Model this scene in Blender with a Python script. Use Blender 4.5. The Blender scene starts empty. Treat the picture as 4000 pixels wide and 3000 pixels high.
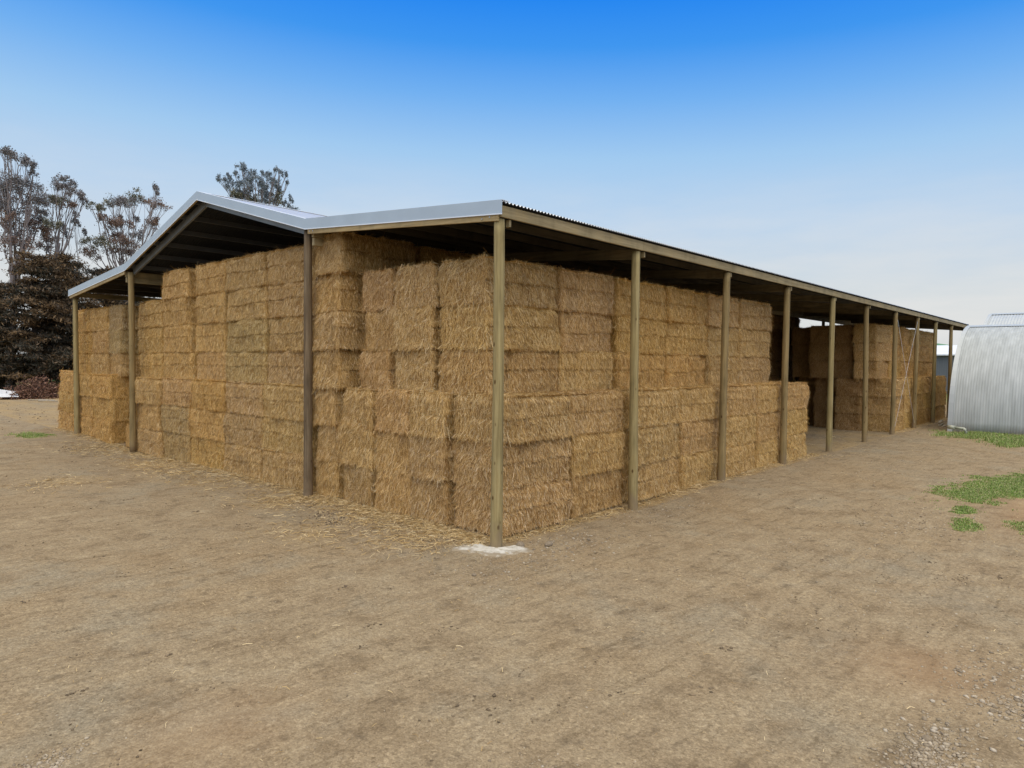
import bpy, math, random
import numpy as np
from mathutils import Matrix, Vector

C = bpy.context.scene.collection
S = bpy.context.scene
R = math.radians

# ------------------------------------------------------------------ camera
CAM = np.array([-9.448, -8.860, 3.439])
YAW, PIT, ROL, FPX = 0.736, 0.032, 0.009, 2670.8       # focal length in pixels of the 4000 px wide photo
_fw = np.array([math.cos(YAW) * math.cos(PIT), math.sin(YAW) * math.cos(PIT), -math.sin(PIT)])
_r = np.array([math.sin(YAW), -math.cos(YAW), 0.0])
_u = np.cross(_r, _fw)
_r2 = _r * math.cos(ROL) + _u * math.sin(ROL)
_u2 = -_r * math.sin(ROL) + _u * math.cos(ROL)
cam = bpy.data.cameras.new('camera')
cam.sensor_width = 36.0
cam.lens = FPX / 4000 * 36
cam.clip_end = 6000
camo = bpy.data.objects.new('camera', cam)
C.objects.link(camo)
camo.matrix_world = Matrix(((_r2[0], _u2[0], -_fw[0], CAM[0]), (_r2[1], _u2[1], -_fw[1], CAM[1]),
                            (_r2[2], _u2[2], -_fw[2], CAM[2]), (0, 0, 0, 1)))
S.camera = camo


def at(px, py, y):
    """a measured point of the photo (4000 px wide) on the upright plane y = const"""
    d = _fw + _r2 * (px - 2000) / FPX - _u2 * (py - 1500) / FPX
    return CAM + d * ((y - CAM[1]) / d[1])


# ------------------------------------------------------------------ sky, sun, exposure
SUN_AZ, SUN_EL = R(226), R(52)          # where the veiled sun stands: behind the camera
w = bpy.data.worlds.new('World')
S.world = w
w.use_nodes = True
nt = w.node_tree
nt.nodes.clear()
N = nt.nodes.new
L = nt.links.new
out = N('ShaderNodeOutputWorld')
bg = N('ShaderNodeBackground')
L(bg.outputs[0], out.inputs[0])
tc = N('ShaderNodeTexCoord')
sky = N('ShaderNodeTexSky')
sky.sky_type = 'NISHITA'
sky.sun_disc = False
sky.sun_elevation = SUN_EL
sky.sun_rotation = math.pi / 2 - SUN_AZ
sky.air_density = 1.0
sky.dust_density = 1.5
dot = N('ShaderNodeVectorMath')
dot.operation = 'DOT_PRODUCT'
L(tc.outputs['Generated'], dot.inputs[0])
dot.inputs[1].default_value = (0.010, -0.026, 1.0)
ramp = N('ShaderNodeValToRGB')
L(dot.outputs['Value'], ramp.inputs[0])
cr = ramp.color_ramp
cr.interpolation = 'LINEAR'
stops = [(0.0, (0.655, 0.668, 0.660)), (0.05, (0.665, 0.695, 0.695)), (0.10, (0.635, 0.695, 0.735)), (0.19, (0.51, 0.655, 0.825)), (0.275, (0.355, 0.585, 0.86)), (0.345, (0.170, 0.435, 0.87)),
         (0.405, (0.050, 0.305, 0.86)), (0.47, (0.008, 0.220, 0.87)), (0.54, (0.02, 0.22, 0.85)), (0.66, (0.60, 0.70, 0.86)), (0.80, (1.45, 1.38, 1.26))]
while len(cr.elements) < len(stops):
    cr.elements.new(0.5)
for e, (p, c) in zip(cr.elements, stops):
    e.position = p
    e.color = (*c, 1)
# thin cloud streaks low in the sky
mp = N('ShaderNodeMapping')
L(tc.outputs['Generated'], mp.inputs[0])
mp.inputs['Scale'].default_value = (2.2, 2.2, 11)
cn = N('ShaderNodeTexNoise')
L(mp.outputs[0], cn.inputs['Vector'])
cn.inputs['Scale'].default_value = 1.6
cn.inputs['Detail'].default_value = 7
cn.inputs['Roughness'].default_value = 0.58
cramp = N('ShaderNodeMapRange')
L(cn.outputs['Fac'], cramp.inputs[0])
cramp.inputs[1].default_value = 0.40
cramp.inputs[2].default_value = 0.68
cramp.inputs[3].default_value = 0
cramp.inputs[4].default_value = 0.75
low = N('ShaderNodeMapRange')
L(dot.outputs['Value'], low.inputs[0])
low.inputs[1].default_value = 0.05
low.inputs[2].default_value = 0.27
low.inputs[3].default_value = 1
low.inputs[4].default_value = 0
cm = N('ShaderNodeMath')
cm.operation = 'MULTIPLY'
L(cramp.outputs[0], cm.inputs[0])
L(low.outputs[0], cm.inputs[1])
mixc = N('ShaderNodeMix')
mixc.data_type = 'RGBA'
L(cm.outputs[0], mixc.inputs[0])
L(ramp.outputs[0], mixc.inputs[6])
mixc.inputs[7].default_value = (0.78, 0.775, 0.76, 1)
# a little of the physical sky on top of the measured gradient
sc_ = N('ShaderNodeVectorMath')
sc_.operation = 'SCALE'
L(sky.outputs[0], sc_.inputs[0])
sc_.inputs['Scale'].default_value = 0.002
add = N('ShaderNodeVectorMath')
add.operation = 'ADD'
L(mixc.outputs[2], add.inputs[0])
L(sc_.outputs[0], add.inputs[1])
L(add.outputs[0], bg.inputs['Color'])
bg.inputs['Strength'].default_value = 1.0

sun = bpy.data.lights.new('sun', 'SUN')
sun.energy = 2.0
sun.angle = R(85)
sun.color = (1.0, 0.91, 0.76)
suno = bpy.data.objects.new('sun', sun)
C.objects.link(suno)
sd = Vector((math.cos(SUN_AZ) * math.cos(SUN_EL), math.sin(SUN_AZ) * math.cos(SUN_EL), math.sin(SUN_EL)))
suno.rotation_euler = sd.to_track_quat('Z', 'Y').to_euler()
S.view_settings.view_transform = 'Standard'
S.view_settings.look = 'None'
S.view_settings.exposure = 0.0
S.view_settings.gamma = 1.0

rng = np.random.default_rng(7)
random.seed(7)


# ------------------------------------------------------------------ helpers
def tag(o, label=None, cat=None, group=None, kind=None):
    if label: o['label'] = label
    if cat: o['category'] = cat
    if group: o['group'] = group
    if kind: o['kind'] = kind
    return o


def empty(name, loc=(0, 0, 0), rz=0):
    o = bpy.data.objects.new(name, None)
    C.objects.link(o)
    o.empty_display_size = 0.3
    o.location = loc
    o.rotation_euler = (0, 0, rz)
    return o


def mesh_np(name, verts, faces, mats, parent=None, matidx=None, smooth=False, loc=None):
    """verts (n,3); faces: list of int arrays, each (m,k), joined in order"""
    verts = np.asarray(verts, np.float32)
    if not isinstance(faces, list): faces = [faces]
    faces = [np.asarray(f, np.int32) for f in faces if len(f)]
    loops = np.concatenate([f.ravel() for f in faces])
    tot = np.concatenate([np.full(len(f), f.shape[1], np.int32) for f in faces])
    start = np.concatenate([[0], np.cumsum(tot)[:-1]]).astype(np.int32)
    me = bpy.data.meshes.new(name)
    me.vertices.add(len(verts))
    me.vertices.foreach_set('co', verts.ravel())
    me.loops.add(len(loops))
    me.loops.foreach_set('vertex_index', loops)
    me.polygons.add(len(tot))
    me.polygons.foreach_set('loop_start', start)
    me.polygons.foreach_set('loop_total', tot)
    if not isinstance(mats, (list, tuple)): mats = [mats]
    for m in mats: me.materials.append(m)
    if matidx is not None:
        me.polygons.foreach_set('material_index', np.asarray(matidx, np.int32))
    if smooth is not False:
        sm = np.ones(len(tot), bool) if smooth is True else np.asarray(smooth, bool)
        me.polygons.foreach_set('use_smooth', sm)
    me.update(calc_edges=True)
    me.validate()
    o = bpy.data.objects.new(name, me)
    C.objects.link(o)
    if parent: o.parent = parent
    if loc is not None: o.location = loc
    return o


class MB:
    """collects shapes and links them as ONE mesh"""
    def __init__(s): s.v = []; s.f = []; s.n = 0

    def add(s, v, f):
        s.v.append(np.asarray(v, float))
        s.f += [[i + s.n for i in q] for q in f]
        s.n += len(v)

    def box(s, a, b):
        (x0, y0, z0), (x1, y1, z1) = a, b
        s.add([(x0, y0, z0), (x1, y0, z0), (x1, y1, z0), (x0, y1, z0), (x0, y0, z1), (x1, y0, z1), (x1, y1, z1), (x0, y1, z1)],
              [(0, 3, 2, 1), (4, 5, 6, 7), (0, 1, 5, 4), (1, 2, 6, 5), (2, 3, 7, 6), (3, 0, 4, 7)])

    def bar(s, p, q, wd, ht, up=(0, 0, 1)):
        """a rectangular bar from p to q; wd sideways, ht along up"""
        p, q = np.array(p, float), np.array(q, float)
        d = (q - p) / np.linalg.norm(q - p)
        sd_ = np.cross(d, up); sd_ /= np.linalg.norm(sd_)
        u = np.cross(sd_, d)
        v = []
        for c in (p, q):
            for a, b in ((-1, -1), (1, -1), (1, 1), (-1, 1)):
                v.append(c + sd_ * wd / 2 * a + u * ht / 2 * b)
        s.add(v, [(0, 1, 2, 3), (7, 6, 5, 4), (0, 4, 5, 1), (1, 5, 6, 2), (2, 6, 7, 3), (3, 7, 4, 0)])

    def tube(s, pts, rad, n=8, cap=True):
        pts = [np.array(p, float) for p in pts]
        if not hasattr(rad, '__len__'): rad = [rad] * len(pts)
        v = []
        ref = np.array((0.31, 0.17, 0.93))
        for i, p in enumerate(pts):
            d = pts[min(i + 1, len(pts) - 1)] - pts[max(i - 1, 0)]
            d /= np.linalg.norm(d) + 1e-9
            a = np.cross(d, ref)
            if np.linalg.norm(a) < 0.1: a = np.cross(d, (1, 0, 0))
            a /= np.linalg.norm(a)
            b = np.cross(d, a)
            for k in range(n):
                t = 2 * math.pi * k / n
                v.append(p + rad[i] * (math.cos(t) * a + math.sin(t) * b))
        f = []
        for i in range(len(pts) - 1):
            for k in range(n):
                k2 = (k + 1) % n
                f.append((i * n + k, i * n + k2, (i + 1) * n + k2, (i + 1) * n + k))
        if cap:
            f.append(tuple(range(n - 1, -1, -1)))
            f.append(tuple(range((len(pts) - 1) * n, len(pts) * n)))
        s.add(v, f)

    def build(s, name, mat, parent=None, smooth=False, bevel=0, loc=None):
        me = bpy.data.meshes.new(name)
        me.from_pydata(np.concatenate(s.v).tolist(), [], s.f)
        me.materials.append(mat)
        me.update()
        if smooth:
            me.polygons.foreach_set('use_smooth', np.array([len(p.vertices) == 4 for p in me.polygons]))
        o = bpy.data.objects.new(name, me)
        C.objects.link(o)
        if parent: o.parent = parent
        if loc is not None: o.location = loc
        if bevel:
            b = o.modifiers.new('bevel', 'BEVEL')
            b.width = bevel
            b.segments = 2
            b.limit_method = 'ANGLE'
        return o


def _hash(ix, iy, iz, seed):
    h = (ix.astype(np.int64) * 374761393 + iy.astype(np.int64) * 668265263 + iz.astype(np.int64) * 2147483647 + seed * 1274126177) & 0x7fffffff
    h = ((h ^ (h >> 13)) * 1274126177) & 0x7fffffff
    h = (h ^ (h >> 16)) & 0xffff
    return h / 65535.0 * 2 - 1


def vnoise(p, seed=0):
    """smooth value noise in -1..1 for an (n,3) array"""
    p = np.asarray(p, float)
    i = np.floor(p).astype(np.int64)
    f = p - i
    f = f * f * (3 - 2 * f)
    r = 0
    for dx in (0, 1):
        for dy in (0, 1):
            for dz in (0, 1):
                wgt = (f[:, 0] if dx else 1 - f[:, 0]) * (f[:, 1] if dy else 1 - f[:, 1]) * (f[:, 2] if dz else 1 - f[:, 2])
                r = r + wgt * _hash(i[:, 0] + dx, i[:, 1] + dy, i[:, 2] + dz, seed)
    return r


# ------------------------------------------------------------------ materials
class Mat:
    def __init__(s, name, rough=0.85, metal=0.0, spec=0.3):
        s.m = bpy.data.materials.new(name)
        s.m.use_nodes = True
        s.t = s.m.node_tree
        s.b = s.t.nodes['Principled BSDF']
        s.b.inputs['Roughness'].default_value = rough
        s.b.inputs['Metallic'].default_value = metal
        s.b.inputs['Specular IOR Level'].default_value = spec

    def n(s, typ, **kw):
        nd = s.t.nodes.new(typ)
        for k, v in kw.items():
            if k.startswith('i_'):
                nd.inputs[k[2:].replace('_', ' ')].default_value = v
            else:
                setattr(nd, k, v)
        return nd

    def l(s, a, b): s.t.links.new(a, b)

    def coord(s, kind='Object', scale=(1, 1, 1), rot=(0, 0, 0)):
        c = s.n('ShaderNodeTexCoord')
        m = s.n('ShaderNodeMapping')
        s.l(c.outputs[kind], m.inputs[0])
        m.inputs['Scale'].default_value = scale
        m.inputs['Rotation'].default_value = rot
        return m.outputs[0]

    def noise(s, vec, scale, detail=4, rough=0.55):
        t = s.n('ShaderNodeTexNoise')
        s.l(vec, t.inputs['Vector'])
        t.inputs['Scale'].default_value = scale
        t.inputs['Detail'].default_value = detail
        t.inputs['Roughness'].default_value = rough
        return t.outputs['Fac']

    def ramp(s, fac, stops, interp='LINEAR'):
        t = s.n('ShaderNodeValToRGB')
        s.l(fac, t.inputs[0])
        e = t.color_ramp
        e.interpolation = interp
        while len(e.elements) < len(stops): e.elements.new(0.5)
        for el, (p, c) in zip(e.elements, stops):
            el.position = p
            el.color = (*c, 1) if len(c) == 3 else c
        return t.outputs[0]

    def mix(s, fac, a, b, mode='MIX'):
        t = s.n('ShaderNodeMix', data_type='RGBA', blend_type=mode)
        for i, x in ((0, fac), (6, a), (7, b)):
            if hasattr(x, 'is_linked'): s.l(x, t.inputs[i])
            elif i == 0: t.inputs[0].default_value = x
            else: t.inputs[i].default_value = (*x, 1)
        return t.outputs[2]

    def math(s, op, a, b=0.0):
        t = s.n('ShaderNodeMath', operation=op)
        for i, x in ((0, a), (1, b)):
            if hasattr(x, 'is_linked'): s.l(x, t.inputs[i])
            else: t.inputs[i].default_value = x
        return t.outputs[0]

    def col(s, x):
        if hasattr(x, 'is_linked'): s.l(x, s.b.inputs['Base Color'])
        else: s.b.inputs['Base Color'].default_value = (*x, 1)
        return s

    def bump(s, h, strength=0.3, dist=0.02):
        t = s.n('ShaderNodeBump')
        s.l(h, t.inputs['Height'])
        t.inputs['Strength'].default_value = strength
        t.inputs['Distance'].default_value = dist
        s.l(t.outputs[0], s.b.inputs['Normal'])
        return s


def m_straw(name, tint_from_object=True, stops=None):
    """single stems of straw: each stem (island) its own tone, times the tone of its bale"""
    m = Mat(name, rough=0.62, spec=0.35)
    g = m.n('ShaderNodeNewGeometry')
    c = m.ramp(g.outputs['Random Per Island'], stops or
               [(0.0, (0.26, 0.136, 0.038)), (0.2, (0.48, 0.286, 0.086)), (0.55, (0.685, 0.452, 0.166)), (0.82, (0.82, 0.60, 0.268)), (1.0, (0.95, 0.80, 0.51))])
    if tint_from_object:
        o = m.n('ShaderNodeObjectInfo')
        nz = m.noise(m.coord('Object'), 1.7, 3)
        c = m.mix(1.0, c, o.outputs['Color'], 'MULTIPLY')
        # damp or sun-bleached blotches that differ from bale to bale
        v = m.n('ShaderNodeVectorMath', operation='ADD')
        m.l(m.coord('Object'), v.inputs[0])
        r_ = m.n('ShaderNodeCombineXYZ')
        m.l(m.math('MULTIPLY', o.outputs['Random'], 57.0), r_.inputs[0])
        m.l(r_.outputs[0], v.inputs[1])
        nz = m.noise(v.outputs[0], 2.3, 4)
        c = m.mix(m.math('MULTIPLY', nz, 1.0), c, m.ramp(nz, [(0.28, (0.66, 0.55, 0.45)), (0.44, (1, 0.98, 0.95)), (0.68, (1.08, 1.07, 1.04))]), 'MULTIPLY')
    m.col(c)
    return m.m


def m_strawbase():
    m = Mat('packed_straw', rough=0.9, spec=0.15)
    o = m.n('ShaderNodeObjectInfo')
    v = m.coord('Object', (26, 26, 5))
    nz = m.noise(v, 1.0, 6, 0.7)
    c = m.ramp(nz, [(0.25, (0.16, 0.079, 0.022)), (0.5, (0.41, 0.242, 0.074)), (0.72, (0.67, 0.45, 0.172))])
    m.col(m.mix(1.0, c, o.outputs['Color'], 'MULTIPLY'))
    m.bump(nz, 0.9, 0.03)
    return m.m


def m_wood(name, dark, mid, light, axis='z', knots=True, scale=1.0):
    m = Mat(name, rough=0.75, spec=0.25)
    sc = {'z': (14, 14, 0.55), 'x': (0.55, 14, 14), 'y': (14, 0.55, 14)}[axis]
    v = m.coord('Object', tuple(k * scale for k in sc))
    g = m.noise(v, 1.3, 8, 0.74)
    c = m.ramp(g, [(0.30, dark), (0.5, mid), (0.70, light)])
    big = m.noise(m.coord('Object', (3.0, 3.0, 1)), 0.9, 4)
    c = m.mix(0.55, c, m.ramp(big, [(0.3, (0.50, 0.50, 0.46)), (0.52, (1, 1, 1)), (0.72, (1.15, 1.08, 0.95))]), 'MULTIPLY')
    if knots:
        vo = m.n('ShaderNodeTexVoronoi')
        m.l(m.coord('Object', (5.0, 5.0, 2.6)), vo.inputs['Vector'])
        vo.inputs['Scale'].default_value = 1.0
        k = m.ramp(vo.outputs['Distance'], [(0.0, (0.22, 0.16, 0.11)), (0.085, (0.45, 0.35, 0.26)), (0.15, (1, 1, 1))])
        c = m.mix(1.0, c, k, 'MULTIPLY')
        gp = m.n('ShaderNodeNewGeometry')
        sz = m.n('ShaderNodeSeparateXYZ')
        m.l(gp.outputs['Position'], sz.inputs[0])
        mud = m.math('ADD', sz.outputs[2], m.math('MULTIPLY', m.math('SUBTRACT', m.noise(m.coord('Object', (9, 9, 4)), 1.0, 4), 0.5), 0.9))
        c = m.mix(m.ramp(mud, [(0.02, (0.75, 0.75, 0.75)), (0.42, (0, 0, 0))]), c, (0.26, 0.19, 0.115))
    m.col(c)
    m.bump(g, 0.35, 0.012)
    return m.m


M = {}
M['straw'] = m_straw('straw_stem')
M['litter'] = m_straw('straw_litter', False, [(0, (0.30, 0.18, 0.06)), (0.5, (0.55, 0.38, 0.16)), (1, (0.78, 0.62, 0.36))])
M['strawbase'] = m_strawbase()
M['post'] = m_wood('treated_round_pine', (0.17, 0.128, 0.055), (0.32, 0.25, 0.11), (0.45, 0.365, 0.18))
M['post_old'] = m_wood('weathered_round_pine', (0.08, 0.054, 0.030), (0.165, 0.118, 0.068), (0.28, 0.215, 0.135))
M['post_red'] = m_wood('brown_round_pine', (0.15, 0.108, 0.048), (0.27, 0.195, 0.085), (0.37, 0.28, 0.13))
M['beam'] = m_wood('treated_sawn_pine', (0.19, 0.145, 0.075), (0.31, 0.245, 0.13), (0.41, 0.33, 0.19), 'x', False)
M['beam_y'] = m_wood('treated_sawn_pine_across', (0.24, 0.175, 0.08), (0.38, 0.285, 0.14), (0.48, 0.375, 0.20), 'y', False)


def m_zinc(name, base=(0.62, 0.66, 0.70), rough=0.42, metal=0.55, var=0.12):
    m = Mat(name, rough=rough, metal=metal, spec=0.5)
    nz = m.noise(m.coord('Object', (1, 1, 1)), 1.4, 5)
    c = m.ramp(nz, [(0.3, tuple(k * (1 - var) for k in base)), (0.7, tuple(min(1, k * (1 + var)) for k in base))])
    m.col(c)
    fine = m.noise(m.coord('Object'), 30, 3)
    m.l(m.math('ADD', m.math('MULTIPLY', fine, 0.25), rough - 0.12), m.b.inputs['Roughness'])
    return m.m


M['zinc'] = m_zinc('zincalume_flashing', (0.46, 0.54, 0.60), 0.5, 0.25, 0.05)
M['zinclip'] = m_zinc('zincalume_lip', (0.80, 0.83, 0.86), 0.4, 0.2, 0.04)
M['roof'] = m_zinc('zincalume_corrugated', (0.60, 0.63, 0.66), 0.4, 0.6, 0.08)
M['galv'] = m_zinc('galvanised_steel', (0.50, 0.52, 0.53), 0.5, 0.4, 0.15)
M['bolt'] = m_zinc('bolt_steel', (0.45, 0.46, 0.47), 0.4, 0.8, 0.1)


def m_hut():
    m = Mat('dull_galvanised_corrugated', rough=0.65, metal=0.15, spec=0.3)
    v = m.coord('Object', (1, 2.6, 0.35))
    nz = m.noise(v, 1.5, 6, 0.6)
    c = m.ramp(nz, [(0.3, (0.36, 0.38, 0.37)), (0.55, (0.45, 0.475, 0.465)), (0.75, (0.53, 0.555, 0.545))])
    m.col(c)
    return m.m


M['hut'] = m_hut()
M['hut2'] = m_zinc('pale_galvanised_sheet', (0.50, 0.53, 0.53), 0.5, 0.25, 0.06)
M['shedroof'] = m_zinc('pale_roof_sheet', (0.80, 0.82, 0.84), 0.5, 0.1, 0.03)
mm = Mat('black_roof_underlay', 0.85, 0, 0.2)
M['underlay'] = mm.col((0.030, 0.032, 0.036)).m  # shade under the roof is put into this near-black sheet colour
M['beam_in'] = m_wood('aged_inner_timber', (0.04, 0.032, 0.021), (0.075, 0.06, 0.038), (0.11, 0.09, 0.06), 'x', False)  # both inner timbers: under-roof shade is mixed into their colours
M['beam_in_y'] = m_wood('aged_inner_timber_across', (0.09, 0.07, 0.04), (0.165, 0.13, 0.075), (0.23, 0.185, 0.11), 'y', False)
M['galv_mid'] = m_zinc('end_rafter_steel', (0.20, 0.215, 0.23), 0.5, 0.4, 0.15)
M['galv_in'] = m_zinc('dull_inner_steel', (0.12, 0.123, 0.13), 0.6, 0.3, 0.15)  # steel darkened to carry the shade under the roof
mm = Mat('grey_ribbed_wall', 0.7)
M['shedwall'] = mm.col(mm.ramp(mm.noise(mm.coord('Object', (0.2, 6, 0.1)), 3, 2), [(0.4, (0.10, 0.11, 0.12)), (0.6, (0.15, 0.16, 0.17))])).m
mm = Mat('white_paint', 0.45, 0, 0.4)
M['white'] = mm.col(mm.ramp(mm.noise(mm.coord(), 4, 4), [(0.3, (0.60, 0.61, 0.62)), (0.7, (0.78, 0.79, 0.80))])).m
mm = Mat('dirty_white_pipe', 0.7)
M['concrete_pipe'] = mm.col(mm.ramp(mm.noise(mm.coord(), 5, 5), [(0.35, (0.34, 0.36, 0.28)), (0.65, (0.56, 0.57, 0.48))])).m
mm = Mat('pale_plank', 0.8)
M['plank'] = mm.col(mm.ramp(mm.noise(mm.coord('Object', (1, 1, 8)), 3, 5), [(0.3, (0.30, 0.25, 0.18)), (0.7, (0.50, 0.44, 0.34))])).m
mm = Mat('pale_concrete', 0.95)
cnz = mm.noise(mm.coord(), 9, 6, 0.7)
_rim = mm.n('ShaderNodeAttribute', attribute_name='rim')
_rf = mm.math('ADD', mm.math('MULTIPLY', _rim.outputs['Fac'], 0.9), mm.math('MULTIPLY', mm.math('SUBTRACT', mm.noise(mm.coord(), 6, 5, 0.7), 0.5), 1.6))
M['concrete'] = mm.col(mm.mix(mm.ramp(_rf, [(0.45, (0, 0, 0)), (0.80, (0.92, 0.92, 0.92))]), mm.ramp(cnz, [(0.36, (0.38, 0.32, 0.22)), (0.46, (0.58, 0.54, 0.45)), (0.7, (0.74, 0.70, 0.62))]), (0.30, 0.235, 0.15))).bump(cnz, 0.7, 0.02).m
mm = Mat('river_stone', 0.8)
gi = mm.n('ShaderNodeNewGeometry')
M['stone'] = mm.col(mm.mix(0.35, mm.ramp(gi.outputs['Random Per Island'], [(0, (0.17, 0.125, 0.078)), (0.4, (0.31, 0.24, 0.15)), (0.75, (0.43, 0.345, 0.23)), (1, (0.58, 0.50, 0.38))]),
                    mm.ramp(mm.noise(mm.coord(), 40, 3), [(0.3, (0.19, 0.15, 0.1)), (0.7, (0.48, 0.40, 0.30))]))).m
mm = Mat('dark_clod', 0.95)
gi = mm.n('ShaderNodeNewGeometry')
M['clod'] = mm.col(mm.ramp(gi.outputs['Random Per Island'], [(0, (0.09, 0.066, 0.040)), (1, (0.27, 0.20, 0.125))])).m


def m_leaf(name, stops, rough=0.6):
    m = Mat(name, rough=rough, spec=0.25)
    g = m.n('ShaderNodeNewGeometry')
    m.col(m.ramp(g.outputs['Random Per Island'], stops))
    return m.m


M['leaf_grey'] = m_leaf('grey_gum_leaf', [(0, (0.13, 0.13, 0.135)), (0.6, (0.21, 0.20, 0.205)), (1, (0.34, 0.31, 0.30))])  # distance haze is mixed into this grey leaf colour
M['leaf_olive'] = m_leaf('olive_gum_leaf', [(0, (0.10, 0.11, 0.075)), (0.6, (0.19, 0.185, 0.13)), (1, (0.30, 0.265, 0.19))])
M['leaf_rust'] = m_leaf('rusty_gum_leaf', [(0, (0.15, 0.10, 0.08)), (0.6, (0.26, 0.175, 0.135)), (1, (0.36, 0.26, 0.195))])
M['leaf_blue'] = m_leaf('blue_grey_gum_leaf', [(0, (0.16, 0.20, 0.235)), (0.6, (0.24, 0.285, 0.325)), (1, (0.34, 0.375, 0.40))])  # haze of the far distance is put into this pale blue
M['leaf_dark'] = m_leaf('dark_macrocarpa_leaf', [(0, (0.020, 0.020, 0.013)), (0.55, (0.045, 0.040, 0.025)), (0.85, (0.10, 0.070, 0.042)), (1, (0.17, 0.11, 0.06))])
M['leaf_brown'] = m_leaf('browned_macrocarpa_leaf', [(0, (0.044, 0.031, 0.019)), (0.5, (0.11, 0.072, 0.036)), (1, (0.23, 0.145, 0.068))])
M['leaf_brush'] = m_leaf('dead_red_brush', [(0, (0.075, 0.036, 0.023)), (0.5, (0.18, 0.088, 0.055)), (1, (0.30, 0.17, 0.105))])
mm = Mat('gum_bark', 0.9)
M['bark'] = mm.col(mm.ramp(mm.noise(mm.coord('Object', (4, 4, 0.8)), 2, 5), [(0.3, (0.15, 0.125, 0.12)), (0.7, (0.32, 0.28, 0.265))])).m
mm = Mat('dark_bark', 0.95)
M['bark_dark'] = mm.col(mm.ramp(mm.noise(mm.coord('Object', (4, 4, 0.8)), 2, 5), [(0.3, (0.022, 0.017, 0.012)), (0.7, (0.07, 0.05, 0.035))])).m
M['grass'] = m_leaf('grass_blade', [(0, (0.13, 0.19, 0.045)), (0.45, (0.22, 0.34, 0.07)), (0.70, (0.31, 0.41, 0.11)), (0.85, (0.46, 0.42, 0.21)), (1, (0.56, 0.47, 0.27))], 0.5)


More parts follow.
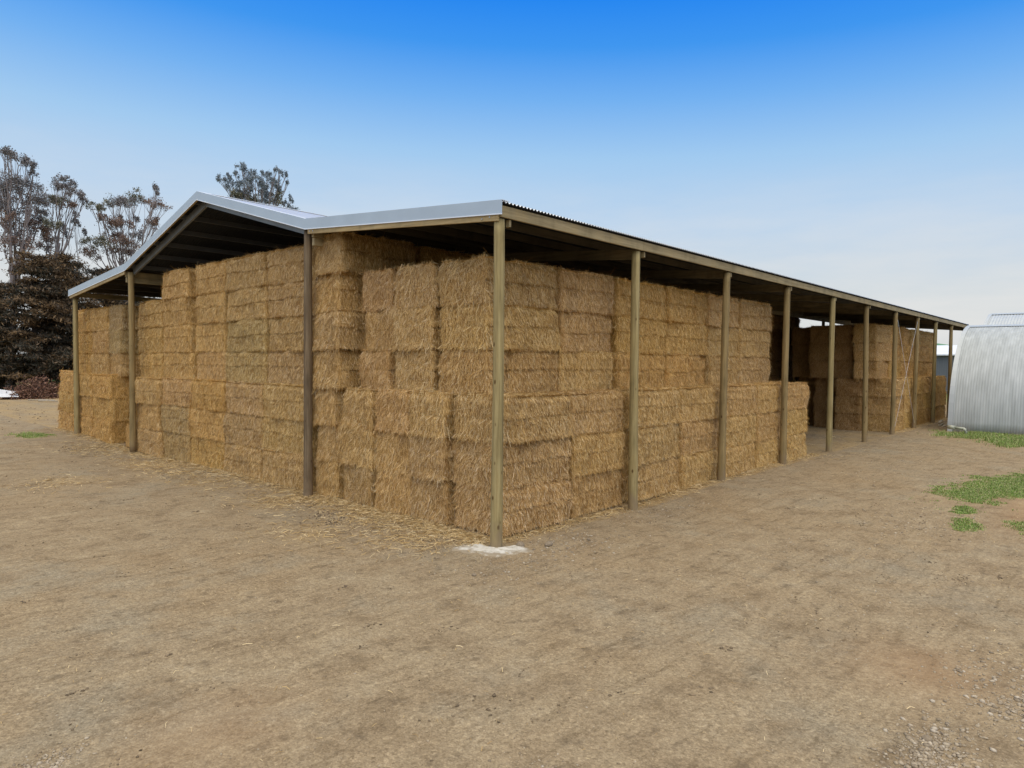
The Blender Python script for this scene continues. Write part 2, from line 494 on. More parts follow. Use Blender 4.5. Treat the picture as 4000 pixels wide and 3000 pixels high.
def m_ground():
    m = Mat('yard_gravel_dirt', rough=0.95, spec=0.12)
    P = m.coord('Object')
    big = m.noise(P, 0.22, 5, 0.6)
    mid = m.noise(m.coord('Object', (1, 1, 1), (0, 0, 0.7)), 1.3, 6, 0.65)
    fine = m.noise(P, 16, 6, 0.75)
    c = m.ramp(mid, [(0.28, (0.198, 0.144, 0.084)), (0.45, (0.286, 0.216, 0.131)), (0.60, (0.318, 0.246, 0.152)), (0.78, (0.366, 0.294, 0.193))])
    c = m.mix(m.ramp(big, [(0.50, (0, 0, 0)), (0.70, (0.42, 0.42, 0.42))]), c, (0.295, 0.205, 0.108))
    grey = m.noise(m.coord('Object', (1, 1, 1), (0.3, 0, 2.1)), 0.45, 6, 0.7)
    c = m.mix(m.ramp(grey, [(0.52, (0, 0, 0)), (0.70, (0.75, 0.75, 0.75))]), c, (0.275, 0.234, 0.163))
    # gravel speckle in two sizes
    for sc, st, seed in ((26, 0.30, 0.0), (70, 0.50, 1.3)):
        vo = m.n('ShaderNodeTexVoronoi')
        m.l(m.coord('Object', (1, 1, 1), (0, 0, seed)), vo.inputs['Vector'])
        vo.inputs['Scale'].default_value = sc
        sp = m.n('ShaderNodeSeparateColor')
        m.l(vo.outputs['Color'], sp.inputs[0])
        c = m.mix(st, c, m.ramp(sp.outputs[0], [(0.0, (0.50, 0.47, 0.43)), (0.2, (0.86, 0.85, 0.83)), (0.72, (1.05, 1.05, 1.05)), (0.95, (1.45, 1.47, 1.5))]), 'MULTIPLY')
        if sc == 26: v1 = vo.outputs['Distance']
    # scrape marks left by the blade and by dragging, all one way
    st_ = m.noise(m.coord('Object', (0.9, 7.0, 1), (0, 0, 0.78)), 1.0, 6, 0.66)
    c = m.mix(0.9, c, m.ramp(st_, [(0.30, (0.74, 0.72, 0.69)), (0.46, (1, 1, 1)), (0.66, (1.10, 1.10, 1.09))]), 'MULTIPLY')
    # small dark holes and scuffs
    sc1 = m.noise(m.coord('Object', (1.0, 1.0, 1.0), (0, 0, 0.4)), 3.4, 5, 0.62)
    c = m.mix(m.ramp(sc1, [(0.57, (0, 0, 0)), (0.72, (0.75, 0.75, 0.75))]), c, (0.135, 0.100, 0.062))
    c = m.mix(0.8, c, m.ramp(fine, [(0.25, (0.62, 0.60, 0.57)), (0.5, (1, 1, 1)), (0.75, (1.28, 1.28, 1.27))]), 'MULTIPLY')
    # away from the yard the land is grassy
    g = m.n('ShaderNodeNewGeometry')
    sx = m.n('ShaderNodeSeparateXYZ')
    m.l(g.outputs['Position'], sx.inputs[0])
    far = m.math('MAXIMUM', m.math('SUBTRACT', sx.outputs[0], 66.0), m.math('SUBTRACT', sx.outputs[1], 66.0))
    far = m.math('ADD', far, m.math('MULTIPLY', m.math('SUBTRACT', mid, 0.5), 22.0))
    mr = m.n('ShaderNodeMapRange')
    m.l(far, mr.inputs[0])
    mr.inputs[1].default_value = -2
    mr.inputs[2].default_value = 5
    gc = m.ramp(mid, [(0.3, (0.06, 0.11, 0.025)), (0.7, (0.12, 0.19, 0.05))])
    c = m.mix(mr.outputs[0], c, gc)
    # mossy ground where the grass patches grow (roots, thatch)
    at_ = m.n('ShaderNodeAttribute', attribute_name='turf')
    c = m.mix(at_.outputs['Fac'], c, m.ramp(fine, [(0.3, (0.13, 0.16, 0.04)), (0.7, (0.26, 0.27, 0.09))]))
    at3 = m.n('ShaderNodeAttribute', attribute_name='chaff')
    c = m.mix(m.math('MULTIPLY', at3.outputs['Fac'], m.ramp(fine, [(0.3, (0.25, 0.25, 0.25)), (0.6, (1, 1, 1))])), c, m.ramp(fine, [(0.3, (0.30, 0.19, 0.075)), (0.7, (0.52, 0.37, 0.17))]))
    at2 = m.n('ShaderNodeAttribute', attribute_name='bare')
    c = m.mix(at2.outputs['Fac'], c, m.ramp(mid, [(0.3, (0.27, 0.155, 0.075)), (0.7, (0.40, 0.27, 0.15))]))
    m.col(c)
    h = m.math('ADD', m.math('MULTIPLY', fine, 0.6), m.math('ADD', m.math('MULTIPLY', v1, -0.5), m.math('MULTIPLY', mid, 0.8)))
    m.bump(h, 0.6, 0.03)
    return m.m


M['ground'] = m_ground()

# ------------------------------------------------------------------ ground
GB = [(0, 0, -0.04, 1.6), (4.8, 0, -0.05, 1.8), (0, 18.9, -0.09, 2.6), (-0.2, 26.5, 0.10, 3.0), (-3, 45, 0.15, 12)]
# patches of turf: centre, radii
TURF = [(-1.6, 26.4, 0.55, 1.0, 0.3), (31.2, -3.4, 2.0, 1.6, 0.2), (29.6, -5.6, 2.6, 1.9, 0.3), (28.0, -8.3, 3.0, 2.2, 0.2), (13.9, -6.15, 2.7, 0.95, -0.12),
        (11.9, -5.95, 0.9, 0.30, 0.1), (9.95, -5.95, 0.55, 0.20, 0.1), (8.3, -6.25, 0.9, 0.24, 0.1), (8.9, -7.25, 0.8, 0.30, 0.1), (16.5, -8.0, 2.5, 1.3, 0)]


def gheight(x, y, detail=True):
    x = np.asarray(x, float); y = np.asarray(y, float)
    p = np.stack([x.ravel(), y.ravel(), np.zeros(x.size)], 1)
    z = 0.030 * vnoise(p * 0.35, 1) + 0.014 * vnoise(p * 1.1, 2)
    if detail:
        n1 = vnoise(p * 3.1, 3)
        z = z + 0.010 * n1 + 0.006 * vnoise(p * 7.0, 4) + 0.022 * np.clip(vnoise(p * 2.2, 5) - 0.55, 0, 1)
    inside = np.clip((p[:, 0] + 0.1) / 0.5, 0, 1) * np.clip((p[:, 1] + 0.1) / 0.5, 0, 1)
    z = z * (1 - 0.6 * inside) - 0.02
    for gx, gy, a, s_ in GB:
        z = z + a * np.exp(-((p[:, 0] - gx) ** 2 + (p[:, 1] - gy) ** 2) / (2 * s_ * s_))
    far = np.clip((np.hypot(p[:, 0], p[:, 1]) - 90) / 60, 0, 1)
    z = z * (1 - far)
    return z.reshape(x.shape)


def turfmask(x, y, grow=1.0):
    k = np.zeros(np.shape(x))
    p = np.stack([np.ravel(x), np.ravel(y), np.zeros(np.size(x))], 1)
    wob = (0.40 * vnoise(p * 1.6, 8) + 0.40 * vnoise(p * 4.5, 9) + 0.2 * vnoise(p * 11, 10)).reshape(np.shape(x))
    for cx, cy, rx, ry, rot in TURF:
        dx, dy = x - cx, y - cy
        a, b = dx * math.cos(rot) + dy * math.sin(rot), -dx * math.sin(rot) + dy * math.cos(rot)
        k = np.maximum(k, np.clip((grow - np.hypot(a / rx, b / ry) + wob) * 1.7, 0, 1))
    return k


def axis(lo, hi, step, far, ratio):
    a = list(np.arange(lo, hi, step))
    s_, v = step, hi
    while v < far:
        a.append(v); s_ *= ratio; v += s_
    a.append(far)
    s_, v = step, lo
    while v > -far:
        s_ *= ratio; v -= s_
        a.insert(0, max(v, -far))
    return np.array(a)


ax, ay = axis(-8.5, 5, 0.065, 3000, 1.045), axis(-9.5, 6, 0.065, 3000, 1.045)
X, Y = np.meshgrid(ax, ay, indexing='ij')
Z = gheight(X, Y)
nx, ny = X.shape
idx = np.arange(nx * ny).reshape(nx, ny)
q = np.stack([idx[:-1, :-1], idx[1:, :-1], idx[1:, 1:], idx[:-1, 1:]], -1).reshape(-1, 4)
go = mesh_np('ground', np.stack([X.ravel(), Y.ravel(), Z.ravel()], 1), q, M['ground'], smooth=True)
tag(go, kind='structure')
a = go.data.attributes.new('turf', 'FLOAT', 'POINT')
a.data.foreach_set('value', (0.85 * turfmask(X, Y)).ravel().astype(np.float32))
bare = np.exp(-(((X - 11.5) / 3.2) ** 2 + ((Y + 7.1) / 0.55) ** 2)) + 0.9 * np.exp(-(((X + 0.6) / 0.8) ** 2 + ((Y + 7.2) / 0.7) ** 2)) \
    + 0.5 * np.exp(-(((X + 6.6) / 0.9) ** 2 + ((Y + 2.6) / 0.7) ** 2))
a = go.data.attributes.new('bare', 'FLOAT', 'POINT')
a.data.foreach_set('value', np.clip(0.6 * bare, 0, 0.6).ravel().astype(np.float32))

dl = np.where((Y > -0.2) & (Y < 29), np.clip(0.2 - X, 0, None), 9.0)
dr = np.where((X > 0) & (X < 18), np.clip(0.2 - Y, 0, None) * 2.2, 9.0)
pp = np.stack([X.ravel(), Y.ravel(), X.ravel() * 0], 1)
wob = (0.5 + 0.5 * vnoise(pp * 0.9, 51) + 0.35 * vnoise(pp * 2.7, 52)).reshape(X.shape)
ch = np.exp(-np.minimum(dl, dr) / 0.45) * np.clip(wob * 1.2, 0, 1)
for cx, cy, rx, ry in ((-1.1, 11.8, 0.8, 2.0), (-0.9, 14.8, 0.7, 1.6), (-0.9, 6.6, 0.7, 0.7), (-2.2, 3.3, 0.5, 0.7), (-3.9, 13.2, 0.8, 0.8), (22, 3.5, 4, 2.4)):
    ch = np.maximum(ch, 0.75 * np.exp(-((X - cx) / rx) ** 2 - ((Y - cy) / ry) ** 2) * np.clip(wob * 1.3, 0, 1))
a = go.data.attributes.new('chaff', 'FLOAT', 'POINT')
a.data.foreach_set('value', np.clip(ch * 0.7, 0, 0.7).ravel().astype(np.float32))

# green hills far off beyond the barn's end
hx = np.linspace(-700, 1500, 90)
hv, hf = [], []
prof = 30 + 10 * vnoise(np.stack([hx * 0.004, hx * 0, hx * 0], 1), 21) + 5 * vnoise(np.stack([hx * 0.015, hx * 0, hx * 0], 1), 22)
rows = [(840, -2.0), (930, 0.55), (1000, 0.9), (1080, 1.0), (1500, 0.2)]
for rx, k in rows:
    for t, h in zip(hx, prof):
        hv.append((rx, t, h * k if k > 0 else -2))
n_ = len(hx)
hf = [(r * n_ + i, (r + 1) * n_ + i, (r + 1) * n_ + i + 1, r * n_ + i + 1) for r in range(len(rows) - 1) for i in range(n_ - 1)]
mm = Mat('hill_pasture', 0.95)
M['hill'] = mm.col(mm.ramp(mm.noise(mm.coord(), 0.012, 5), [(0.35, (0.085, 0.20, 0.10)), (0.65, (0.16, 0.33, 0.18))])).m
tag(mesh_np('hills', hv, np.array(hf), M['hill'], smooth=True), kind='structure')

# ------------------------------------------------------------------ hay barn
BAY, NB = 4.8, 10
Y1, Y2, Y3, YA = 6.5, 18.95, 25.6, 12.72
PROF = [(-0.22, 6.385), (Y1, 6.93), (YA, 8.60), (Y2, 6.93), (25.82, 6.385)]
XE0, XE1 = -0.20, NB * BAY + 0.2
barn = empty('hay_barn', (0, 0, 0))
tag(barn, 'long open hay barn on timber posts with pale corrugated iron roof and middle gable', 'barn')


def roofz(y):
    return float(np.interp(y, [p[0] for p in PROF], [p[1] for p in PROF]))


# corrugated roof
xs = np.arange(XE0, XE1, 0.0125)
wave = 0.017 * np.sin(2 * math.pi * xs / 0.1)
rv = []
for (py_, pz_) in PROF:
    rv.append(np.stack([xs, np.full_like(xs, py_), pz_ + wave], 1))
rv = np.concatenate(rv)
n_ = len(xs)
idx = np.arange(len(PROF) * n_).reshape(len(PROF), n_)
q = np.stack([idx[:-1, :-1], idx[:-1, 1:], idx[1:, 1:], idx[1:, :-1]], -1).reshape(-1, 4)
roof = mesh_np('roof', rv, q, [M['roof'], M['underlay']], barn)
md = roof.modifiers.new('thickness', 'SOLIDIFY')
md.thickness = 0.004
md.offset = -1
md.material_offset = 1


def poly_strip(mb, x0, x1, top, bot, ys):
    """an upright strip that follows the roof line: between x0 and x1, from roof+top down to roof-bot"""
    for a_, b_ in zip(ys[:-1], ys[1:]):
        za, zb = roofz(a_), roofz(b_)
        v = [(x, y, z) for x in (x0, x1) for y, z in ((a_, za - bot), (b_, zb - bot), (b_, zb + top), (a_, za + top))]
        mb.add(v, [(0, 1, 2, 3), (7, 6, 5, 4), (0, 4, 5, 1), (2, 6, 7, 3), (1, 5, 6, 2), (0, 3, 7, 4)])


for xa, xb, sgn in ((XE0 - 0.03, XE0 - 0.022, 1), (XE1 + 0.022, XE1 + 0.03, -1)):
    mb = MB()
    poly_strip(mb, xa, xb, 0.035, 0.215, [p[0] for p in PROF])
    fl = mb.build('barge_flashing', M['zinc'], roof)
    mb = MB()                                  # return flange lying over the sheets, and the bright folded lip
    xi = xb if sgn > 0 else xa
    poly_strip(mb, min(xi, xi + sgn * 0.20), max(xi, xi + sgn * 0.20), 0.038, -0.030, [p[0] for p in PROF])
    mb.build('flashing_cover', M['zinclip'], roof)
    mb = MB()
    xo = xa if sgn > 0 else xb
    poly_strip(mb, xo - 0.008, xo + 0.008, -0.2155, 0.236, [p[0] for p in PROF])
    mb.build('flashing_lip', M['zinclip'], roof)
mb = MB()
for s_ in (-1, 1):
    mb.bar((XE0 + 0.01, YA + s_ * 0.13, 8.60), (XE1 - 0.01, YA + s_ * 0.13, 8.60), 0.26, 0.012, (0, s_ * 0.26, 1))
mb.build('ridge_cap', M['zinclip'], roof)

# posts
def post_mesh(h0, h1, r0, r1, seed):
    mb = MB()
    n = 24
    pts, rad = [], []
    for i in range(n + 1):
        t = i / n
        z = h0 + (h1 - h0) * t
        pts.append((0.012 * math.sin(2.1 * t + seed) * (1 + seed % 2), 0.012 * math.sin(2.9 * t + seed * 2), z))
        rad.append(r0 + (r1 - r0) * t + 0.0025 * math.sin(9 * t + seed))
    mb.tube(pts, rad, 18)
    return mb


protos = {}
for kind, h1, mat, r0, r1 in (('outer', 6.10, 'post', 0.116, 0.098), ('outer_red', 6.10, 'post_red', 0.116, 0.100), ('inner', 6.72, 'post_old', 0.118, 0.10)):
    protos[kind] = post_mesh(-0.6, h1, r0, r1, len(protos)).build('post', M[mat], barn, smooth=True)
used = set()
POST0 = {0: (-0.11, -0.03), 1: (4.66, -0.05)}
for k in range(NB + 1):
    for row, kind in ((0, 'outer'), (Y1, 'inner'), (Y2, 'inner'), (Y3, 'outer')):
        kk = kind
        if kind == 'outer' and k in (2, 3, 5, 6, 7, 9): kk = 'outer_red'
        if row == Y2 and k == 0: kk = 'outer_red'
        o = protos[kk] if kk not in used else protos[kk].copy()
        if kk in used:
            C.objects.link(o)
            o.parent = barn
        used.add(kk)
        x, y = BAY * k, row
        if row == 0 and k in POST0: x, y = POST0[k]
        if row == Y2 and k == 0: x, y = -0.02, 18.9
        if row == Y1 and k == 0: y = 6.72
        o.location = (x, y, 0.55 if kk == 'outer_red' and row == Y2 else 0)
        o.rotation_euler = (R(random.uniform(-0.35, 0.35)), R(random.uniform(-0.35, 0.35)), random.uniform(0, 6.28))
        if row == Y1 and k == 0:
            tagp = o
tagp['label'] = 'dark weathered grey post'

# eave beams, one length of timber per bay, so the butt joints show
for yb, s_ in ((-0.135, -1), (Y3 + 0.135, 1)):
    for k in range(NB):
        mb = MB()
        x0 = BAY * k + (0.006 if k else -0.17)
        x1 = BAY * (k + 1) - 0.006 if k < NB - 1 else BAY * NB + 0.17
        dz = random.uniform(-0.006, 0.006)
        mb.box((x0, yb - 0.024, 6.128 + dz), (x1, yb + 0.024, 6.335))
        mb.build('eave_beam', M['beam'], barn, bevel=0.004)
    for k in range(NB + 1):
        mb = MB()
        mb.box((BAY * k + 0.10, yb + (0.03 if s_ < 0 else -0.12), 5.985), (BAY * k + 0.155, yb + (0.12 if s_ < 0 else -0.03), 6.112))
        mb.build('packing_block', M['beam'], barn, bevel=0.003)
# doubled beams along the two inner rows
for yb in (Y1 - 0.20, Y2 + 0.20):
    for z0, z1, dy, ex in ((6.50, 6.70, 0, -0.13), (6.30, 6.49, 0.03, -0.10)):
        mb = MB()
        mb.box((ex, yb + dy - 0.05, z0), (XE1 - 0.1, yb + dy + 0.05, z1))
        mb.build('valley_beam', M['beam'], barn, bevel=0.004)
# sloped end timbers under the barge of the two lean-tos
for x0, x1 in ((-0.214, -0.166), (XE1 - 0.03, XE1 + 0.018)):
    for ys in ((-0.10, Y1 - 0.10), (Y2 + 0.10, Y3 + 0.10)):
        mb = MB()
        poly_strip(mb, x0, x1, -0.05, 0.345, ys)
        mb.build('end_beam', M['beam_y'], barn, bevel=0.004)
    for ys in ((Y1 + 0.12, YA), (YA, Y2 - 0.12)):
        mb = MB()
        poly_strip(mb, x0 + 0.004, x1 - 0.012, -0.05, 0.245, ys)
        mb.build('barge_board', M['beam_y'], barn)
# rafters: timber in the lean-tos, galvanised steel under the middle gable
for k in range(NB + 1):
    xr = BAY * k + (0.15 if k else 0.13)
    for ys in ((0.06, Y1 - 0.32), (Y2 + 0.32, Y3 - 0.06)):
        if k == 0: continue
        mb = MB()
        poly_strip(mb, xr - 0.025, xr + 0.025, -0.215, 0.455, ys)
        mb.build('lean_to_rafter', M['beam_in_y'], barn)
    xg = BAY * k + (0.05 if k == 0 else 0.0)
    for ys in ((Y1 + 0.05, YA - 0.01), (YA + 0.01, Y2 - 0.05)):
        mb = MB()                        # a channel: web and two flanges
        b_ = 0.055 if k == 0 else 0.0
        poly_strip(mb, xg - 0.004, xg + 0.004, -0.20 + b_, 0.44 - b_, ys)
        poly_strip(mb, xg + 0.004, xg + 0.07, -0.20 + b_, 0.212 - b_, ys)
        poly_strip(mb, xg + 0.004, xg + 0.07, -0.425 + b_, 0.437 - b_, ys)
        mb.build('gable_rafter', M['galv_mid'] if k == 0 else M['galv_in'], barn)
# purlins run the whole length
for y in list(np.linspace(1.15, Y1 - 0.75, 5)) + list(np.linspace(Y2 + 0.75, Y3 - 1.15, 5)):
    mb = MB()
    mb.box((-0.15, y - 0.024, roofz(y) - 0.205), (XE1 - 0.05, y + 0.024, roofz(y) - 0.028))
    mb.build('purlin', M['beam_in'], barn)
for s_ in (-1, 1):
    for t in np.linspace(0.35, 6.0, 6):
        y = YA + s_ * t
        z = roofz(y)
        mb = MB()
        mb.box((-0.165, y - 0.004, z - 0.195), (XE1 - 0.05, y + 0.004, z - 0.045))
        mb.box((-0.165, y + 0.004, z - 0.195), (XE1 - 0.05, y + 0.06, z - 0.188))
        mb.build('gable_purlin', M['galv_in'], barn)
# crossed strap braces between the seventh and eighth front posts
for a_, b_, dy in (((28.95, -0.03, 6.2), (33.5, -0.03, 0.25), 0.0), ((33.75, -0.055, 6.2), (29.1, -0.055, 0.25), 0)):
    mb = MB()
    mb.bar(a_, b_, 0.006, 0.022, (0, 0, 1))
    mb.build('strap_brace', M['zinclip'], barn)
# bolts on the end timbers
for y, z in ((0.10, 6.14), (0.30, 6.13), (Y1 - 0.35, 6.62), (Y1 - 0.2, 6.63)):
    mb = MB()
    mb.tube([(-0.214, y, z), (-0.226, y, z)], 0.016, 8)
    mb.build('bolt', M['bolt'], barn)

# ------------------------------------------------------------------ straw bales
BL, BW, BH = 2.4, 1.2, 0.925


def bale_mesh(seed):
    g = np.random.default_rng(100 + seed)
    nx, ny, nz = 32, 16, 22
    vs, fs, off = [], [], 0

    def grid(u, v, fn, flip):
        nonlocal off
        U, V = np.meshgrid(np.linspace(-1, 1, u + 1), np.linspace(-1, 1, v + 1), indexing='ij')
        vs.append(fn(U.ravel(), V.ravel()))
        i = np.arange((u + 1) * (v + 1)).reshape(u + 1, v + 1) + off
        q = np.stack([i[:-1, :-1], i[1:, :-1], i[1:, 1:], i[:-1, 1:]], -1).reshape(-1, 4)
        fs.append(q[:, ::-1] if flip else q)
        off += (u + 1) * (v + 1)

    o1 = lambda k: np.ones_like(k)
    grid(nx, nz, lambda a, b: np.stack([a, -o1(a), b], 1), False)
    grid(nx, nz, lambda a, b: np.stack([a, o1(a), b], 1), True)
    grid(ny, nz, lambda a, b: np.stack([-o1(a), a, b], 1), True)
    grid(ny, nz, lambda a, b: np.stack([o1(a), a, b], 1), False)
    grid(nx, ny, lambda a, b: np.stack([a, b, o1(a)], 1), False)
    grid(nx, ny, lambda a, b: np.stack([a, b, -o1(a)], 1), True)
    u = np.concatenate(vs)
    f = np.concatenate(fs)
    half = np.array([BL / 2 - 0.03, BW / 2 - 0.03, BH / 2 - 0.008])
    p = u * half
    rr = np.array([0.085, 0.085, 0.04])
    inner = np.clip(p, -(half - rr), half - rr)
    d = (p - inner) / rr
    ln = np.linalg.norm(d, axis=1, keepdims=True)
    nrm = np.where(ln > 1e-6, d / np.maximum(ln, 1e-6), 0)
    p = inner + nrm * rr
    s_ = seed * 13.7
    disp = 0.052 * vnoise(p * 1.7 + s_, 31) + 0.026 * vnoise(p * 4.7 + s_, 32)
    # flakes: upright slabs along the length of the bale
    fl = vnoise(np.stack([p[:, 0] * 6.2 + s_, p[:, 1] * 0.4, p[:, 2] * 0.5], 1), 33)
    disp += 0.016 * fl * (np.abs(u[:, 1]) > 0.9)
    # a soft crease half way up
    crease = lambda k: 0.03 * math.sin(seed * 2.3) + 0.035 * vnoise(np.stack([k[:, 0] * 1.3 + s_, k[:, 1] * 1.3, k[:, 2] * 0], 1), 34)
    zc = crease(p)
    side = np.abs(u[:, 2]) < 0.97
    disp -= 0.042 * np.clip((u[:, 2] - 0.76) / 0.10, 0, 1) * side * np.where(np.abs(u[:, 1]) > 0.9, 1, 0.5)
    disp -= (0.048 * np.exp(-((p[:, 2] - zc) / 0.026) ** 2) * (p[:, 2] < zc + 0.02) + 0.012 * np.clip((zc - p[:, 2]) / 0.2, 0, 1)) * side * np.where(np.abs(u[:, 1]) > 0.9, 1, 0.35)
    # the face leans out a little towards the bottom of each bale
    disp += 0.012 * (-u[:, 2]) * side
    disp = np.where(np.abs(u[:, 2]) > 0.97, np.clip(disp, -0.04, 0.004), disp)
    p = p + nrm * disp[:, None]
    p[:, 2] = np.maximum(p[:, 2], -half[2])
    # stems
    tri = np.concatenate([f[:, [0, 1, 2]], f[:, [0, 2, 3]]])
    a_, b_, c_ = p[tri[:, 0]], p[tri[:, 1]], p[tri[:, 2]]
    cr_ = np.cross(b_ - a_, c_ - a_)
    ar = np.linalg.norm(cr_, axis=1) / 2
    tn = cr_ / (2 * ar[:, None] + 1e-9)
    cen = (a_ + b_ + c_) / 3
    bottom = tn[:, 2] < -0.6
    up = tn[:, 2] > 0.75
    wgt = ar.copy()
    wgt[bottom] = 0
    wgt[up] *= 0.5
    wgt *= np.where((cen[:, 2] < -half[2] + 0.13) & ~up, 2.0, 1.0)
    zcc = crease(cen)
    long_face = np.abs(tn[:, 1]) > 0.7
    wgt *= np.where((cen[:, 2] > zcc) & (cen[:, 2] < zcc + 0.10) & long_face, 2.2, 1.0)
    wgt *= np.where((np.abs(cen[:, 0]) > half[0] - 0.1) & (np.abs(cen[:, 1]) > half[1] - 0.1), 1.5, 1.0)
    n = 27000
    pick = g.choice(len(tri), n, p=wgt / wgt.sum())
    r1, r2 = g.random(n), g.random(n)
    sw = r1 + r2 > 1
    r1[sw], r2[sw] = 1 - r1[sw], 1 - r2[sw]
    o = a_[pick] + (b_[pick] - a_[pick]) * r1[:, None] + (c_[pick] - a_[pick]) * r2[:, None]
    nn = tn[pick]
    isup = up[pick]
    # tousled clumps share a direction
    cl = vnoise(o * 5.5 + s_, 35) * 0.8
    lf = long_face[pick]
    th = g.normal(0, 1.0, n) * np.where(lf, 0.20, 0.36) + cl * np.where(lf, 0.45, 0.9)
    wild = g.random(n) < np.where(lf, 0.08, 0.18)
    th[wild] = g.uniform(-1.6, 1.6, wild.sum())
    down = np.tile((0.0, 0.0, -1.0), (n, 1))
    ang = g.uniform(0, 6.28, n)
    flat = np.stack([np.cos(ang), np.sin(ang), np.zeros(n)], 1)
    down[isup] = flat[isup]
    down -= nn * (down * nn).sum(1, keepdims=True)
    down /= np.linalg.norm(down, axis=1, keepdims=True) + 1e-9
    lat = np.cross(nn, down)
    zco = crease(o)
    low = ((o[:, 2] < -half[2] + 0.14) | ((o[:, 2] > zco) & (o[:, 2] < zco + 0.09) & lf)) & ~isup
    outk = np.abs(g.normal(0.14, 0.15, n)) + 0.30 * np.clip(vnoise(o * 7.5 + s_, 36) - 0.25, 0, 1) + low * np.abs(g.normal(0.16, 0.24, n))
    outk[g.random(n) < 0.012] += 1.3
    d0 = down * np.cos(th)[:, None] + lat * np.sin(th)[:, None] + nn * outk[:, None]
    d0 /= np.linalg.norm(d0, axis=1, keepdims=True)
    ln = (g.gamma(4.0, 0.028, n) + 0.03) * np.where(lf, 0.58, 0.90)
    ln = np.clip(ln, 0.04, 0.30) * np.where(low, 0.8, 1)
    long_ = g.random(n) < 0.05
    ln[long_] *= 2.2
    outk[long_] += 0.12
    wd = g.uniform(0.0018, 0.0043, n)
    bend = g.normal(0, 0.18, n)
    side_v = np.cross(d0, nn + 0.3 * g.normal(size=(n, 3)))
    side_v /= np.linalg.norm(side_v, axis=1, keepdims=True) + 1e-9
    st = o - d0 * (ln * 0.35)[:, None] + nn * 0.006
    md_ = st + d0 * (ln * 0.5)[:, None] + lat * (bend * ln * 0.3)[:, None]
    en = st + d0 * ln[:, None] + np.array([0, 0, -1]) * (np.abs(bend) * ln * 0.35)[:, None]
    wv = side_v * wd[:, None]
    sv = np.stack([st - wv, st + wv, md_ - wv, md_ + wv, en - wv * 0.7, en + wv * 0.7], 1).reshape(-1, 3)
    b0 = np.arange(n)[:, None] * 6 + len(p)
    sq = np.concatenate([b0 + np.array([0, 1, 3, 2]), b0 + np.array([2, 3, 5, 4])])
    V = np.concatenate([p, sv])
    V[:, 2] += BH / 2
    mi = np.concatenate([np.zeros(len(f), int), np.ones(len(sq), int)])
    o = mesh_np('straw_bale', V, [f, sq], [M['strawbase'], M['straw']], matidx=mi, smooth=mi == 0)
    return o


BALES = [bale_mesh(i) for i in range(5)]
_first = [True] * len(BALES)
_count = [0]
LAYER = ['bottom', 'second', 'third', 'fourth', 'fifth', 'sixth', 'seventh']
ORD = ['first', 'second', 'third', 'fourth', 'fifth', 'sixth', 'seventh', 'eighth']
TONES = {'tan': (0.95, 0.91, 0.87), 'golden': (1.0, 0.96, 0.85), 'amber': (1.0, 0.92, 0.74), 'greyish': (0.86, 0.88, 0.88), 'brownish': (0.90, 0.85, 0.82), 'dull': (0.90, 0.88, 0.88), 'weathered': (0.55, 0.47, 0.42)}  # last tone has the shade of the open bays mixed into the straw


def bale(x0, x1, y0, y1, z, tone, label, group, along='x', h=BH, jit=0.028):
    """one bale filling the box x0..x1, y0..y1 standing on z"""
    i = random.randrange(len(BALES))
    o = BALES[i]
    if not _first[i]:
        o = BALES[i].copy()
        C.objects.link(o)
    _first[i] = False
    lx, ly = x1 - x0, y1 - y0
    rz = 0 if along == 'x' else math.pi / 2
    sx, sy = (lx / BL, ly / BW) if along == 'x' else (ly / BL, lx / BW)
    if random.random() < 0.5: rz += math.pi
    o.rotation_euler = (R(random.uniform(-0.5, 0.5)), R(random.uniform(-0.5, 0.5)), rz + R(random.gauss(0, 0.8 + jit * 30)))
    o.scale = (sx, sy, h / BH * 1.045)
    o.location = ((x0 + x1) / 2 + random.uniform(-jit, jit) * 1.3, (y0 + y1) / 2 + random.uniform(-jit, jit) * 1.3, z)
    k = random.uniform(0.95, 1.05)
    t = TONES[tone]
    o.color = (t[0] * k, t[1] * k * random.uniform(0.98, 1.02), t[2] * k * random.uniform(0.94, 1.05), 1)
    tag(o, label, 'straw bale', group)
    _count[0] += 1
    return o


def stack(x0, x1, y0, y1, layers, tones, where, group, along='x', h=BH, z0=-0.04, first=0, jit=0.028):
    for j in range(layers):
        t = tones[j % len(tones)] if not isinstance(tones, str) else tones
        bale(x0, x1, y0, y1, z0 + j * h, t, f'{t} straw bale, {LAYER[first + j]} layer of {where}', group, along, h, jit)


# long side, lower terrace
G1 = 'bales along the long open side'
lowR = [(0.33, 2.60, 1.50, 'dull'), (2.62, 4.72, 1.2, 'brownish'), (5.06, 7.60, 1.2, 'tan'), (7.60, 9.95, 1.2, 'tan'), (10.22, 12.72, 1.2, 'tan'), (12.72, 14.95, 1.2, 'tan'), (15.12, 17.42, 1.2, 'golden')]
for i, (a_, b_, wd_, t) in enumerate(lowR):
    stack(a_, b_, 0.22, 0.22 + wd_, 3, t, f'the {ORD[i]} low stack right of the corner post', G1)
upR = [(0.46, 2.93, 1.48, 'brownish'), (2.96, 5.10, 1.2, 'tan'), (5.28, 7.76, 1.2, 'amber'), (7.76, 10.27, 1.2, 'amber'), (10.30, 12.62, 1.2, 'tan'), (12.62, 15.32, 1.2, 'tan')]
for i, (a_, b_, wd_, t) in enumerate(upR):
    stack(a_, b_, 0.84, 0.84 + wd_, 3, t, f'the {ORD[i]} set-back stack right of the corner post', G1, z0=2.74, first=3, h=0.945)
